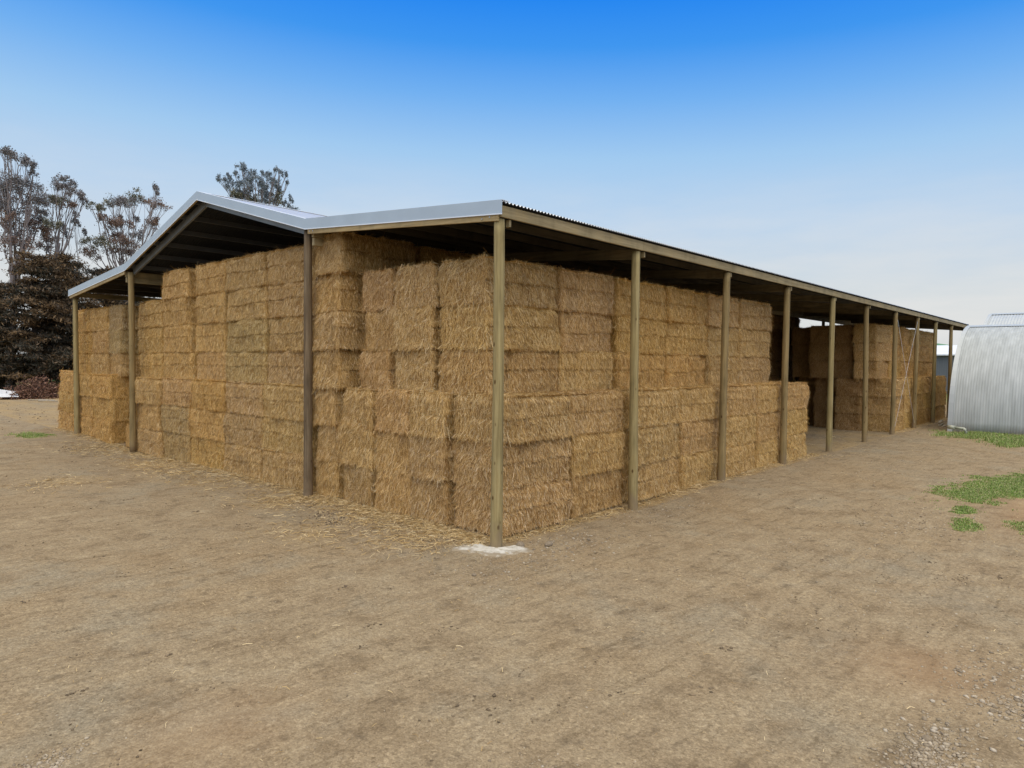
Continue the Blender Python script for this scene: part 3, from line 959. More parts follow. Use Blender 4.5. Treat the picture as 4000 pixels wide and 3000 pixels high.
# end bay left of the corner post
G2 = 'bales showing their ends beside the corner post'
for i, (a_, b_, t) in enumerate([(1.80, 3.0, 'dull'), (3.03, 4.28, 'brownish'), (4.30, 5.56, 'dull'), (5.74, 6.76, 'tan')]):
    stack(0.2, 2.6, a_, b_, 3, t, f'the {ORD[i]} low stack left of the corner post', G2, jit=0.045)
for i, (a_, b_, t) in enumerate([(2.40, 3.76, 'dull'), (3.84, 5.06, 'brownish')]):
    stack(0.40, 2.8, a_, b_, 3, t, f'the {ORD[i]} set-back stack left of the corner post', G2, z0=2.74, first=3, h=0.94, jit=0.055)
stack(0.12, 2.5, 5.40, 6.74, 4, ['tan', 'dull'], 'the tall ragged stack beside the dark grey post', G2, z0=2.74, first=3, h=0.95, jit=0.065)
for j in range(2):
    bale(2.65, 5.05, 5.38, 6.70, 2.74 + (2 + j) * 0.95, 'tan', f'tan straw bale, {LAYER[5 + j]} layer, in the dark behind the tall ragged stack', G2)
# middle bay
G3 = 'bales in the wall under the middle gable'
mid_ = [((7.12, 9.58), (7.15, 9.6), 'dull', 'dull'), ((9.58, 11.93), (9.62, 12.2), 'dull', 'greyish'), ((11.95, 14.38), (12.30, 14.42), 'amber', 'golden'), ((14.42, 16.85), (14.95, 17.2), ['dull', 'greyish', 'tan'], 'golden')]
for i, (lo_, up_, t1, t2) in enumerate(mid_):
    wh = f'the {ORD[i]} stack left of the dark grey post'
    stack(0.2, 1.4, lo_[0], lo_[1], 3, t1, wh, G3, 'y')
    for j in range(4):
        a_, b_ = up_
        if i == 3 and j < 2: a_, b_ = 14.62 + 0.12 * j, 17.05
        if i == 2 and j == 0: a_, b_ = 12.0, 14.35
        t = t2 if not (i == 1 and j in (2, 3)) else 'dull'
        bale(0.38, 1.58, a_, b_, 2.73 + j * 0.945, t, f'{t} straw bale, {LAYER[3 + j]} layer of {wh}', G3, 'y', 0.945)
bale(1.65, 4.05, 12.9, 14.1, 2.73 + 0.945 * 2, 'golden', 'golden straw bale deep in the upper gap left of the third stack', G3, 'x')
# left lean-to
G4 = 'bales in the far left lean-to'
for j in range(3):
    bale(0.1, 1.3, 16.88 if j else 16.75, 19.1, -0.07 + j * BH, 'tan', f'tan straw bale, {LAYER[j]} layer of the stack behind the brown post', G4, 'y')
    bale(0.38, 1.58, 17.32, 19.48, 2.70 + j * 0.955, 'golden', f'golden straw bale, {LAYER[3 + j]} layer of the stack behind the brown post', G4, 'y', 0.955)
    bale(0.1, 1.3, 21.62, 24.08, -0.02 + j * 0.91, 'amber', f'amber straw bale, {LAYER[j]} layer of the first stack left of the brown post', G4, 'y')
    bale(0.1, 1.3, 24.08, 26.5, -0.02 + j * 0.91, 'amber', f'amber straw bale, {LAYER[j]} layer of the second stack left of the brown post', G4, 'y')
    bale(0.1, 1.3, 26.5, 28.85, 0.06 + j * 0.91, 'amber', f'amber straw bale, {LAYER[j]} layer of the outermost stack, outside the last post', G4, 'y')
    t = 'greyish' if j else 'tan'
    bale(0.42, 2.82, 21.42, 22.86, 2.70 + j * 0.955, t, f'{t} straw bale, {LAYER[3 + j]} layer of the narrow stack left of the brown post', G4, 'x', 0.955)
    bale(0.38, 1.58, 22.88, 25.02, 2.70 + j * 0.955, 'golden', f'golden straw bale, {LAYER[3 + j]} layer, between the narrow grey stack and the last post', G4, 'y', 0.955)
    bale(0.38, 1.58, 25.25, 27.42, 2.70 + j * 0.955, 'amber', f'amber straw bale, {LAYER[3 + j]} layer, behind the last post on the left', G4, 'y', 0.955)
    bale(1.5, 3.9, 19.55, 20.75, -0.04 + j * BH, 'brownish', f'brownish straw bale, {LAYER[j]} layer, deep in the gap left of the brown post', G4, 'x')
bale(0.35, 1.9, 19.5, 20.75, -0.06, 'amber', 'broken amber straw bale slumped at the foot of the brown post', G4, 'x', 0.86)
# far stack beyond the open bays
G5 = 'bales of the far stack beyond the open bays'
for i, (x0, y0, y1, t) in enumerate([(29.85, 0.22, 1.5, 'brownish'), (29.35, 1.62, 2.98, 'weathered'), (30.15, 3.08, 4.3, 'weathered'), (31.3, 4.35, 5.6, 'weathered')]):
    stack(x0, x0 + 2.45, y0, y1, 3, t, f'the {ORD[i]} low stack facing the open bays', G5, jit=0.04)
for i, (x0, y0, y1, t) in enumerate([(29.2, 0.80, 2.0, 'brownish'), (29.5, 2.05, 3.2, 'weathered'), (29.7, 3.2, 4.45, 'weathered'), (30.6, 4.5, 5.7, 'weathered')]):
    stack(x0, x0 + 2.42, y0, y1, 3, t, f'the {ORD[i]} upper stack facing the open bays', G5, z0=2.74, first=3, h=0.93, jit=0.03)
for i, (a_, b_, t) in enumerate([(32.32, 34.5, 'golden'), (34.95, 37.1, 'golden'), (37.1, 39.3, 'golden'), (39.8, 41.6, 'golden'), (41.6, 43.6, 'golden')]):
    stack(a_, b_, 0.22, 1.42, 3, t, f'the {ORD[i]} low stack beyond the strap braces', G5)
for i, (a_, b_, t) in enumerate([(31.65, 33.9, 'amber'), (33.9, 36.15, 'amber'), (36.6, 38.9, 'golden'), (38.9, 41.0, 'golden'), (41.0, 43.0, 'golden')]):
    stack(a_, b_, 0.82, 2.02, 3, t, f'the {ORD[i]} high stack beyond the strap braces', G5, z0=2.74, first=3, h=0.94)
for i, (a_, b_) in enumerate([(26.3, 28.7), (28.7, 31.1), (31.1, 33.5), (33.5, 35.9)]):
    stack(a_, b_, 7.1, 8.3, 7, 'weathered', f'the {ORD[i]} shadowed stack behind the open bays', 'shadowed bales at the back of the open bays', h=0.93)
for i, (a_, b_) in enumerate([(17.4, 19.8), (19.8, 22.2), (22.2, 24.6), (23.9, 26.3)][:3] + [(24.6, 26.3)]):  # unseen bales added to keep light out of the interior
    stack(a_, b_, 7.1, 8.3, 7, 'dull', f'the {ORD[i]} back stack hidden behind the near terraces', 'bales hidden behind the near terraces', h=0.93)
for i, (a_, b_) in enumerate([(36.2, 38.6), (38.6, 41.0), (41.0, 43.4)]):  # more unseen bales, added to block light from the far side
    stack(a_, b_, 7.1, 8.3, 6, 'dull', f'the {ORD[i]} lower stack behind the far stack', 'bales hidden behind the far stack', h=0.93)
for i, (a_, b_) in enumerate([(32.0, 34.4), (34.4, 36.8), (36.8, 39.2), (39.2, 41.6), (41.6, 43.6)]):
    bale(a_, b_, 5.0, 6.2, 2.74 + 2 * 0.93, 'dull', f'dull straw bale, sixth layer, {ORD[i]} along the skyline of the far stack', G5)
print('bales', _count[0])

# ------------------------------------------------------------------ loose straw, stones, clods, grass
def strips(name, P, D, ln, wd, mat, lift, rng_):
    n = len(P)
    side_v = np.cross(D, (0, 0, 1.0) + 0.5 * rng_.normal(size=(n, 3)))
    side_v /= np.linalg.norm(side_v, axis=1, keepdims=True) + 1e-9
    a_ = P - D * (ln / 2)[:, None]
    m_ = P + np.array([0, 0, 1]) * (lift)[:, None] + side_v * (rng_.normal(0, 0.08, n) * ln)[:, None]
    b_ = P + D * (ln / 2)[:, None]
    wv = side_v * wd[:, None]
    sv = np.stack([a_ - wv, a_ + wv, m_ - wv, m_ + wv, b_ - wv, b_ + wv], 1).reshape(-1, 3)
    b0 = np.arange(n)[:, None] * 6
    return mesh_np(name, sv, np.concatenate([b0 + np.array([0, 1, 3, 2]), b0 + np.array([2, 3, 5, 4])]), mat)


def litter():
    g = np.random.default_rng(5)
    pts = []
    def along(p, q_, n, sig, bias):
        t = g.random(n)[:, None]
        base = np.array(p) + (np.array(q_) - np.array(p)) * t
        d = np.array(q_, float) - np.array(p, float)
        nrm = np.array([d[1], -d[0]]) / np.linalg.norm(d)
        off = np.abs(g.gamma(1.2, sig, n)) + bias
        pts.append(base + nrm * off[:, None])
    along((0.2, 0.25), (0.2, 7.0), 5500, 0.26, -0.02)     # gable end, right bay (outwards is -x)
    pts[-1][:, 0] = 0.2 - (pts[-1][:, 0] - 0.2)
    k = len(pts)
    along((0.2, 7.0), (0.1, 29.0), 6000, 0.19, -0.02)
    pts[-1][:, 0] = 0.2 - (pts[-1][:, 0] - 0.2)
    along((0.2, 0.2), (18.0, 0.2), 3200, 0.11, -0.03)
    along((29.0, 0.2), (44, 0.2), 900, 0.12, -0.02)
    # drifts on the yard
    for cx, cy, rx, ry, n in ((-0.6, 2.6, 0.5, 1.2, 500), (-0.8, 6.4, 0.6, 0.8, 500), (-0.8, 11.8, 0.5, 2.2, 900), (-0.7, 14.6, 0.5, 1.5, 600), (-2.2, 3.3, 0.5, 0.7, 250),
                              (-0.7, 20.5, 0.6, 1.2, 900), (-3.9, 13.2, 0.7, 0.7, 300), (22, 3.5, 4.5, 2.5, 1500), (-1.2, 1.5, 0.5, 0.6, 300)):
        pts.append(np.stack([g.normal(cx, rx, n), g.normal(cy, ry, n)], 1))
    pts.append(np.stack([g.uniform(-9, 14, 1300), g.uniform(-9, 1, 1300)], 1))
    p = np.concatenate(pts)
    n = len(p)
    sm = np.ones(n); sm[-1300:] = g.uniform(0.15, 0.45, 1300)
    P = np.column_stack([p, gheight(p[:, 0], p[:, 1]) + 0.006 + g.random(n) * 0.012])
    ang = g.uniform(0, 6.283, n)
    D = np.stack([np.cos(ang), np.sin(ang), g.normal(0.0, 0.10, n)], 1)
    return strips('loose_straw', P, D, g.uniform(0.07, 0.26, n) * sm, g.uniform(0.0028, 0.006, n) * np.sqrt(sm), M['litter'], np.abs(g.normal(0, 0.012, n)), g)


tag(litter(), 'loose golden straw stems littering the dirt along the foot of the bales', 'loose straw', kind='stuff')

ICO = None


def ico():
    global ICO
    if ICO is None:
        import bmesh
        bm = bmesh.new()
        bmesh.ops.create_icosphere(bm, subdivisions=1, radius=1)
        v = np.array([x.co[:] for x in bm.verts])
        f = np.array([[l.index for l in fc.verts] for fc in bm.faces])
        bm.free()
        ICO = (v, f)
    return ICO


def pebbles(name, P, rad, mat, g, flat=0.6, rough=0.22):
    v, f = ico()
    n = len(P)
    sc = rad[:, None, None] * np.stack([g.uniform(0.7, 1.35, n), g.uniform(0.6, 1.1, n), g.uniform(flat * 0.6, flat * 1.2, n)], 1)[:, None, :]
    vv = v[None] * (1 + rough * g.normal(size=(n, len(v), 1))) * sc
    an = g.uniform(0, 6.283, n)
    c_, s_ = np.cos(an)[:, None], np.sin(an)[:, None]
    x = vv[:, :, 0] * c_ - vv[:, :, 1] * s_
    y = vv[:, :, 0] * s_ + vv[:, :, 1] * c_
    vv = np.stack([x, y, vv[:, :, 2]], -1) + P[:, None, :]
    ff = (f[None] + (np.arange(n) * len(v))[:, None, None]).reshape(-1, 3)
    return mesh_np(name, vv.reshape(-1, 3), ff, mat, smooth=True)


def gravel():
    g = np.random.default_rng(11)
    pts, rad = [], []
    def blob(cx, cy, rx, ry, n, r0, r1):
        p = np.stack([g.normal(cx, rx, n), g.normal(cy, ry, n)], 1)
        pts.append(p); rad.append(r0 + (r1 - r0) * g.random(n) ** 3)
    # heaps of river stones in the near corner and along the right edge
    blob(-2.45, -7.62, 0.42, 0.16, 700, 0.008, 0.032)
    blob(-2.9, -7.75, 0.35, 0.22, 500, 0.008, 0.028)
    blob(-1.0, -8.15, 0.35, 0.28, 500, 0.008, 0.034)
    blob(-0.2, -7.8, 0.5, 0.3, 350, 0.007, 0.028)
    blob(-7.85, -2.05, 0.18, 0.10, 220, 0.008, 0.026)
    blob(-5.2, -5.2, 0.2, 0.15, 120, 0.006, 0.016)
    blob(-0.7, -1.0, 0.7, 0.5, 420, 0.008, 0.028)
    blob(1.2, -1.0, 0.6, 0.4, 420, 0.008, 0.032)
    blob(5.2, -0.7, 1.0, 0.4, 500, 0.007, 0.024)
    blob(7.6, -5.4, 1.2, 0.5, 420, 0.008, 0.035)
    blob(3.0, -5.5, 2.2, 1.4, 700, 0.006, 0.022)
    blob(20, -2.5, 6, 1.6, 900, 0.008, 0.03)
    n = 11000
    p = np.stack([g.uniform(-9, 10, n), g.uniform(-9, 12, n)], 1)
    k = (p[:, 0] < 0.1) | (p[:, 1] < 0.1)
    pts.append(p[k]); rad.append((0.0035 + 0.011 * g.random(n) ** 5)[k])
    p = np.concatenate(pts); r = np.concatenate(rad)
    P = np.column_stack([p, gheight(p[:, 0], p[:, 1]) + r * 0.15])
    return pebbles('gravel', P, r, M['stone'], g)


tag(gravel(), 'small river stones and gravel scattered over the dirt yard', 'gravel', kind='stuff')


def clods():
    g = np.random.default_rng(12)
    pts, rad = [], []
    for _ in range(620):                                   # little groups of earth crumbs
        cx, cy = g.uniform(-9, 9), g.uniform(-9, 26)
        if cx > -0.3 and cy > -0.4: continue
        n = g.integers(2, 14)
        sp_ = g.uniform(0.03, 0.13)
        pts.append(np.stack([g.normal(cx, sp_ * 1.6, n), g.normal(cy, sp_ * 0.7, n)], 1))
        rad.append(g.uniform(0.004, 0.022, n) * g.uniform(0.5, 1.2))
    for cx, cy, n in ((-1.0, 4.2, 60), (-1.3, 3.7, 50), (-3.5, 30, 0), (-1.5, 21, 60)):
        pts.append(np.stack([g.normal(cx, 0.25, n), g.normal(cy, 0.35, n)], 1))
        rad.append(g.uniform(0.008, 0.035, n))
    n = 500
    pts.append(np.stack([g.uniform(-5, 3, n), g.uniform(30, 62, n)], 1)); rad.append(g.uniform(0.015, 0.05, n))
    p = np.concatenate(pts); r = np.concatenate(rad)
    P = np.column_stack([p, gheight(p[:, 0], p[:, 1]) + r * 0.2])
    return pebbles('earth_clods', P, r, M['clod'], g, 0.55, 0.3)


tag(clods(), 'dark crumbs and clods of earth lying on the yard', 'clods', kind='stuff')

g = np.random.default_rng(14)
for (px_, py_, rx_, lab) in ((0.62, -0.72, 0.11, 'grey river stone lying right of the corner post foot'), (0.22, -0.35, 0.12, 'pale stone against the straw beside the corner post'),
                             (-1.65, -1.0, 0.05, 'small tan stone left of the concrete collar'), (-2.22, -7.55, 0.055, 'largest pale stone in the gravel heap in the near corner'),
                             (1.45, -1.05, 0.06, 'tan stone on the gravel patch right of the corner post')):
    o = pebbles('stone', np.array([[0, 0, 0.0]]), np.array([rx_]), M['stone'], g, 0.65, 0.08)
    md = o.modifiers.new('round', 'SUBSURF'); md.levels = 2; md.render_levels = 2
    o.location = (px_, py_, float(gheight(np.array([px_]), np.array([py_]))[0]) + rx_ * 0.25)
    tag(o, lab, 'stone')


def grass():
    gg = np.random.default_rng(15)
    names = ['small green grass tuft on the dirt left of the barn', None]
    groups = [(TURF[:1], 'short green grass patch on the dirt near the left end of the bales', 2500, 0.03, 0.03),
              (TURF[1:4], 'bright green grass growing along the foot of the curved iron hut', 26000, 0.07, 0.10),
              (TURF[4:], 'green grass patches on the dirt at the right of the yard', 52000, 0.015, 0.032)]
    for tl, lab, n, h0, hv_ in groups:
        P = []
        area = sum(t[2] * t[3] for t in tl)
        for cx, cy, rx, ry, rot in tl:
            m_ = int(n * rx * ry / area * 3.2)
            r_ = np.sqrt(gg.random(m_)) * 1.75
            t_ = gg.uniform(0, 6.283, m_)
            u, v = r_ * np.cos(t_) * rx, r_ * np.sin(t_) * ry
            P.append(np.stack([cx + u * math.cos(rot) - v * math.sin(rot), cy + u * math.sin(rot) + v * math.cos(rot)], 1))
        p = np.concatenate(P)
        tm = turfmask(p[:, 0], p[:, 1], 1.4)
        k = gg.random(len(p)) < tm ** 3
        k &= ~((p[:, 0] > 32.9) & (p[:, 1] < -1.6))
        p = p[k]
        n2 = len(p)
        z = gheight(p[:, 0], p[:, 1])
        h = h0 + hv_ * gg.random(n2) ** 2
        an = gg.uniform(0, 6.283, n2)
        wd = gg.uniform(0.004, 0.010, n2) * (1.6 if h0 > 0.1 else 1.2)
        le = gg.uniform(0.1, 0.8, n2) * h
        dx, dy = np.cos(an), np.sin(an)
        b0 = np.stack([p[:, 0] - dy * wd, p[:, 1] + dx * wd, z - 0.01], 1)
        b1 = np.stack([p[:, 0] + dy * wd, p[:, 1] - dx * wd, z - 0.01], 1)
        m0 = np.stack([p[:, 0] + dx * le * 0.35 - dy * wd * .7, p[:, 1] + dy * le * 0.35 + dx * wd * .7, z + h * .6], 1)
        m1 = np.stack([p[:, 0] + dx * le * 0.35 + dy * wd * .7, p[:, 1] + dy * le * 0.35 - dx * wd * .7, z + h * .6], 1)
        t0 = np.stack([p[:, 0] + dx * le, p[:, 1] + dy * le, z + h], 1)
        V = np.stack([b0, b1, m1, m0, t0], 1).reshape(-1, 3)
        bb = np.arange(n2)[:, None] * 5
        tag(mesh_np('grass', V, [bb + np.array([0, 1, 2, 3]), bb + np.array([3, 2, 4])], M['grass']), lab, 'grass', kind='stuff')


grass()

# pale concrete poured round the corner post
def collar():
    g = np.random.default_rng(3)
    cx, cy = -0.11, -0.03
    vs, fs = [], []
    NA, NR = 64, 9
    for j in range(NR + 1):
        for i in range(NA + 1):
            t = R(105) + R(215) * i / NA                     # the side towards the yard
            u = i / NA
            ro = 0.32 + 0.34 * math.sin(math.pi * u) ** 0.7 + 0.34 * math.exp(-((u - 0.16) / 0.13) ** 2) + 0.26 * math.exp(-((u - 0.84) / 0.11) ** 2) + 0.04 * math.sin(t * 5.1) + 0.03 * math.sin(t * 13) + 0.02 * math.sin(t * 29)
            ri = 0.10 + 0.25 * (abs(u - 0.5) * 2) ** 3
            r = ri + (ro - ri) * j / NR
            x, y = cx + r * math.cos(t), cy + r * math.sin(t)
            vs.append((x, y, j))
    p = np.array(vs)
    z = gheight(p[:, 0], p[:, 1], False)
    edge = 1 - p[:, 2] / NR
    p3 = np.stack([p[:, 0], p[:, 1], np.full(len(p), 0.0)], 1)
    zt = z + 0.012 + 0.010 * np.clip(edge * 2.0, 0, 1) + 0.007 * vnoise(p3 * 5, 41) + 0.005 * vnoise(p3 * 14, 42)
    zt = np.where(p[:, 2] == NR, z - 0.03, zt)
    V = np.stack([p[:, 0], p[:, 1], zt], 1)
    i = np.arange((NR + 1) * (NA + 1)).reshape(NR + 1, NA + 1)
    q = np.stack([i[:-1, :-1], i[1:, :-1], i[1:, 1:], i[:-1, 1:]], -1).reshape(-1, 4)
    o = mesh_np('concrete_collar', V, q, M['concrete'], smooth=True)
    a = o.data.attributes.new('rim', 'FLOAT', 'POINT')
    a.data.foreach_set('value', (p[:, 2] / NR).astype(np.float32))
    tag(o, 'rough pale concrete poured around the foot of the corner post', 'concrete')


collar()

# ------------------------------------------------------------------ curved iron huts
def hut(name, label, x0, half, top, y0, y1, mat, pitch=0.12, amp=0.0075, ridge=True):
    root = empty(name, (x0 + half, y0, 0))
    tag(root, label, 'hut')
    n = 40
    prof = []
    for i in range(n + 1):
        t = math.pi * i / n
        # upright at the foot, flatter over the top
        cx_, sz = math.cos(t), math.sin(t)
        prof.append((-half * math.copysign(abs(cx_) ** 1.0, cx_), top * abs(sz) ** 0.92))
    ys = np.arange(0, y1 - y0 if y1 > y0 else -(y0 - y1), 0.03 if y1 > y0 else -0.03)
    pr = np.array(prof)
    nr = np.gradient(pr, axis=0)
    nr = np.stack([nr[:, 1], -nr[:, 0]], 1)
    nr = -nr / np.linalg.norm(nr, axis=1, keepdims=True)
    wv = amp * np.sin(2 * math.pi * ys / pitch)
    Pxz = pr[:, None, :] - nr[:, None, :] * wv[None, :, None] * -1
    V = np.stack([Pxz[:, :, 0], np.broadcast_to(ys, Pxz.shape[:2]), Pxz[:, :, 1] - 0.05], -1)
    i = np.arange(V.shape[0] * V.shape[1]).reshape(V.shape[:2])
    q = np.stack([i[:-1, :-1], i[1:, :-1], i[1:, 1:], i[:-1, 1:]], -1).reshape(-1, 4)
    sh = mesh_np('curved_shell', V.reshape(-1, 3), q, mat, root, smooth=True)
    md = sh.modifiers.new('thickness', 'SOLIDIFY'); md.thickness = 0.004
    sgn = -1 if y1 < y0 else 1
    for a_, b_ in ((pr[k], pr[k + 1]) for k in range(0)): pass
    mb = MB()                                          # rolled end trim
    for k in range(n):
        a_, b_ = pr[k] * 1.008, pr[k + 1] * 1.008
        mb.add([(a_[0], -0.02 * sgn, a_[1] - .05), (b_[0], -0.02 * sgn, b_[1] - .05), (b_[0], 0.20 * sgn, b_[1] - .05), (a_[0], 0.20 * sgn, a_[1] - .05),
                (a_[0] * .985, -0.02 * sgn, a_[1] * .985 - .05), (b_[0] * .985, -0.02 * sgn, b_[1] * .985 - .05)], [(0, 1, 2, 3), (0, 4, 5, 1)])
    mb.build('end_trim', M['hut2'], root)
    mb = MB()                                          # end wall
    vv = [(p_[0] * .99, 0.02 * sgn, p_[1] * .99 - .05) for p_ in pr]
    mb.add(vv, [tuple(range(len(vv)))])
    mb.build('end_wall', M['hut2'], root)
    if ridge:
        mb = MB()
        for k in range(int(n * 0.44), int(n * 0.50)):
            a_, b_ = pr[k] * 1.007, pr[k + 1] * 1.007
            mb.add([(a_[0], 0, a_[1] - .05), (b_[0], 0, b_[1] - .05), (b_[0], ys[-1], b_[1] - .05), (a_[0], ys[-1], a_[1] - .05)], [(0, 1, 2, 3)])
        rf = mb.build('ridge_flashing', M['hut2'], root)
        md = rf.modifiers.new('thickness', 'SOLIDIFY'); md.thickness = 0.02; md.offset = 0
    return root


hut('curved_iron_hut', 'near grey corrugated iron hut with curved walls at the right edge, grass at its foot', 32.95, 5.7, 5.85, -1.72, -16, M['hut'])
hut('curved_iron_hut', 'second curved pale iron hut showing its top above the nearer hut', 53.5, 8.2, 7.95, 0.1, -20, M['hut2'], 0.2, 0.015)

shed = empty('farm_shed', (90, 0, 0))
tag(shed, 'distant low shed with a pale roof and dark grey wall beyond the barn end', 'shed')
mb = MB(); mb.box((0, -8, -0.3), (10, 18, 4.8)); mb.build('wall', M['shedwall'], shed)
mb = MB()
mb.add([(-0.5, -8.5, 4.75), (-0.5, 18.5, 4.75), (5, 18.5, 6.0), (5, -8.5, 6.0), (10.5, 18.5, 4.75), (10.5, -8.5, 4.75), (-0.5, -8.5, 4.9), (-0.5, 18.5, 4.9), (5, 18.5, 6.15), (5, -8.5, 6.15), (10.5, 18.5, 4.9), (10.5, -8.5, 4.9)],
       [(6, 9, 8, 7), (9, 11, 10, 8), (0, 1, 2, 3), (3, 2, 4, 5), (0, 6, 7, 1), (5, 4, 10, 11), (0, 3, 9, 6), (3, 5, 11, 9), (1, 7, 8, 2), (2, 8, 10, 4)])
mb.build('roof', M['shedroof'], shed)

# fallen white pipe with an elbow in the grass by the hut, and a few planks
pipe = empty('drain_pipe', (31.6, -2.35, 0.0))
tag(pipe, 'short white drain pipe with an elbow lying in the grass by the hut', 'pipe')
mb = MB(); mb.tube([(0.25, 0.42, 0.30), (0.1, 0.1, 0.28)], 0.10, 12); mb.tube([(0.12, 0.14, 0.28), (-0.05, -0.30, 0.27)], 0.065, 12)
mb.build('straight_pipe', M['concrete_pipe'], pipe, smooth=True)
mb = MB(); mb.tube([(-0.05, -0.28, 0.27), (-0.09, -0.36, 0.23), (-0.10, -0.38, 0.14), (-0.10, -0.385, -0.02)], 0.068, 12); mb.build('elbow', M['concrete_pipe'], pipe, smooth=True)
for i, (x, y, ln, rz, z) in enumerate(((36.6, -0.75, 1.7, 0.1, 0.10), (36.3, -1.0, 1.6, 0.02, 0.06), (37.2, -0.62, 1.9, 0.12, 0.20))):
    mb = MB(); mb.box((-ln / 2, -0.075, 0), (ln / 2, 0.075, 0.05))
    o = mb.build('timber_plank', M['plank'], None, bevel=0.004)
    o.location = (x, y, float(gheight(np.array([x]), np.array([y]))[0]) + z - 0.06 + 0.0 * i)
    o.rotation_euler = (0, 0, rz)
    tag(o, ['middle weathered plank of the pile between barn and hut', 'lowest weathered plank nearest the hut corner', 'topmost weathered plank of the pile between barn and hut'][i], 'plank', 'planks by the hut')

# ------------------------------------------------------------------ trees
def leaf_cards(cs, size, g, droop=0.2, thin=(0.35, 0.6)):
    n = len(cs)
    a_ = g.normal(size=(n, 3)); a_[:, 2] -= droop
    a_ /= np.linalg.norm(a_, axis=1, keepdims=True)
    b_ = np.cross(a_, g.normal(size=(n, 3)))
    b_ /= np.linalg.norm(b_, axis=1, keepdims=True)
    s1 = (size * g.uniform(0.6, 1.4, n))[:, None]
    s2 = s1 * g.uniform(thin[0], thin[1], (n, 1))
    return np.stack([cs - a_ * s1 * .5, cs + b_ * s2 * .5, cs + a_ * s1 * .5, cs - b_ * s2 * .5], 1).reshape(-1, 3)


def curve(p, q, sag, n=7, jig=0.0, g=None):
    p, q = np.array(p, float), np.array(q, float)
    t = np.linspace(0, 1, n)[:, None]
    m_ = (p + q) / 2 + np.array(sag)
    c = (1 - t) ** 2 * p + 2 * t * (1 - t) * m_ + t ** 2 * q
    if jig and g is not None:
        c[1:-1] += g.normal(0, jig, (n - 2, 3))
    return c


def gum(label, base_px, ydist, pads, seed, leaf=0.17, dens=1.0, fork=0.42, rad=0.34, bark='bark', group='gum trees behind the barn'):
    """a gum with flat umbrella pads of leaf; pads: px, py, width, height in photo pixels, material"""
    g = np.random.default_rng(seed)
    b = at(base_px, 1540, ydist); b[2] = 0
    root = empty('gum_tree', tuple(b))
    tag(root, label, 'tree', group)
    depth = (b - CAM) @ _fw
    k = depth / FPX
    cs = []
    info = []
    for px_, py_, w_, h_, mt in pads:
        h_ = h_ * g.uniform(1.15, 1.7)
        w_ = w_ * g.uniform(0.9, 1.15)
        yy = ydist + g.uniform(-2.2, 2.2)
        c = at(px_, py_, yy) - b
        info.append((c, w_ * k / 2, h_ * k / 2, mt))
    top = max(i[0][2] for i in info)
    mean = np.mean([i[0] for i in info], 0)
    tb = MB()
    ft = np.array([mean[0] * 0.55, mean[1] * 0.4, top * fork])
    trunk = curve((0, 0, -0.3), ft, (mean[0] * -0.1, 0, 0), 8, 0.08, g)
    tb.tube(trunk, np.linspace(rad, rad * 0.62, 8), 8)
    # main limbs gather pads that lie near each other
    V, mi = [], []
    order = sorted(range(len(info)), key=lambda i: info[i][0][0])
    ngrp = max(2, len(info) // 3)
    for gi_ in np.array_split(order, ngrp):
        m_ = np.mean([info[i][0] for i in gi_], 0)
        e = ft + (m_ - ft) * 0.55
        e[2] = min(e[2], min(info[i][0][2] - info[i][2] for i in gi_) - 0.2) if e[2] > ft[2] else e[2]
        e[2] = max(e[2], ft[2] * 0.9)
        limb = curve(ft, e, (-(m_[0] - ft[0]) * 0.10, g.uniform(-.4, .4), -0.3), 7, 0.10, g)
        tb.tube(limb, np.linspace(rad * 0.50, rad * 0.24, 7), 7)
        for i in gi_:
            c, rx, rz, mt = info[i]
            s0 = limb[g.integers(3, 7)]
            tip = c - np.array([0, 0, rz * 0.7])
            br = curve(s0, tip, (-(tip[0] - s0[0]) * 0.12, g.uniform(-.3, .3), -abs(tip[2] - s0[2]) * 0.06), 7, 0.10, g)
            tb.tube(br, np.linspace(rad * 0.20, rad * 0.08, 7), 6)
            nt_ = int(np.clip(7 + rx * 5, 9, 20))
            sub = []
            for j in range(nt_):
                r_ = math.sqrt(g.random()) * 1.0
                t_ = g.uniform(0, 6.283)
                q_ = c + np.array([math.cos(t_) * r_ * rx, math.sin(t_) * r_ * rx * 0.85, rz * (0.72 * math.sqrt(max(0, 1 - r_ * r_)) - 0.15) + g.normal(0, rz * 0.34)])
                sub.append(q_)
                s1 = br[g.integers(4, 7)]
                tb.tube(curve(s1, q_, (0, 0, -0.05 * rx), 4, 0.04, g), np.linspace(rad * 0.07, rad * 0.03, 4), 4, False)
            n = int(dens * (150 + 1050 * rx * max(rz, 0.35)))
            sub = np.array(sub)
            wts = g.random(nt_) ** 1.6 + 0.08
            pk = g.choice(nt_, n, p=wts / wts.sum())
            spread = np.array([rx * 0.20, rx * 0.20, max(rz * 0.22, 0.13)])
            cs_ = sub[pk] + g.normal(size=(n, 3)) * spread
            V.append(leaf_cards(cs_, np.full(n, leaf), g))
            mi.append((mt, n))
    tb.build('trunk', M[bark], root, smooth=True)
    mats = sorted({m for m, _ in mi})
    ids = np.concatenate([np.full(n, mats.index(m)) for m, n in mi])
    V = np.concatenate(V)
    mesh_np('crown', V, np.arange(len(V)).reshape(-1, 4), [M[m] for m in mats], root, matidx=ids)
    return root


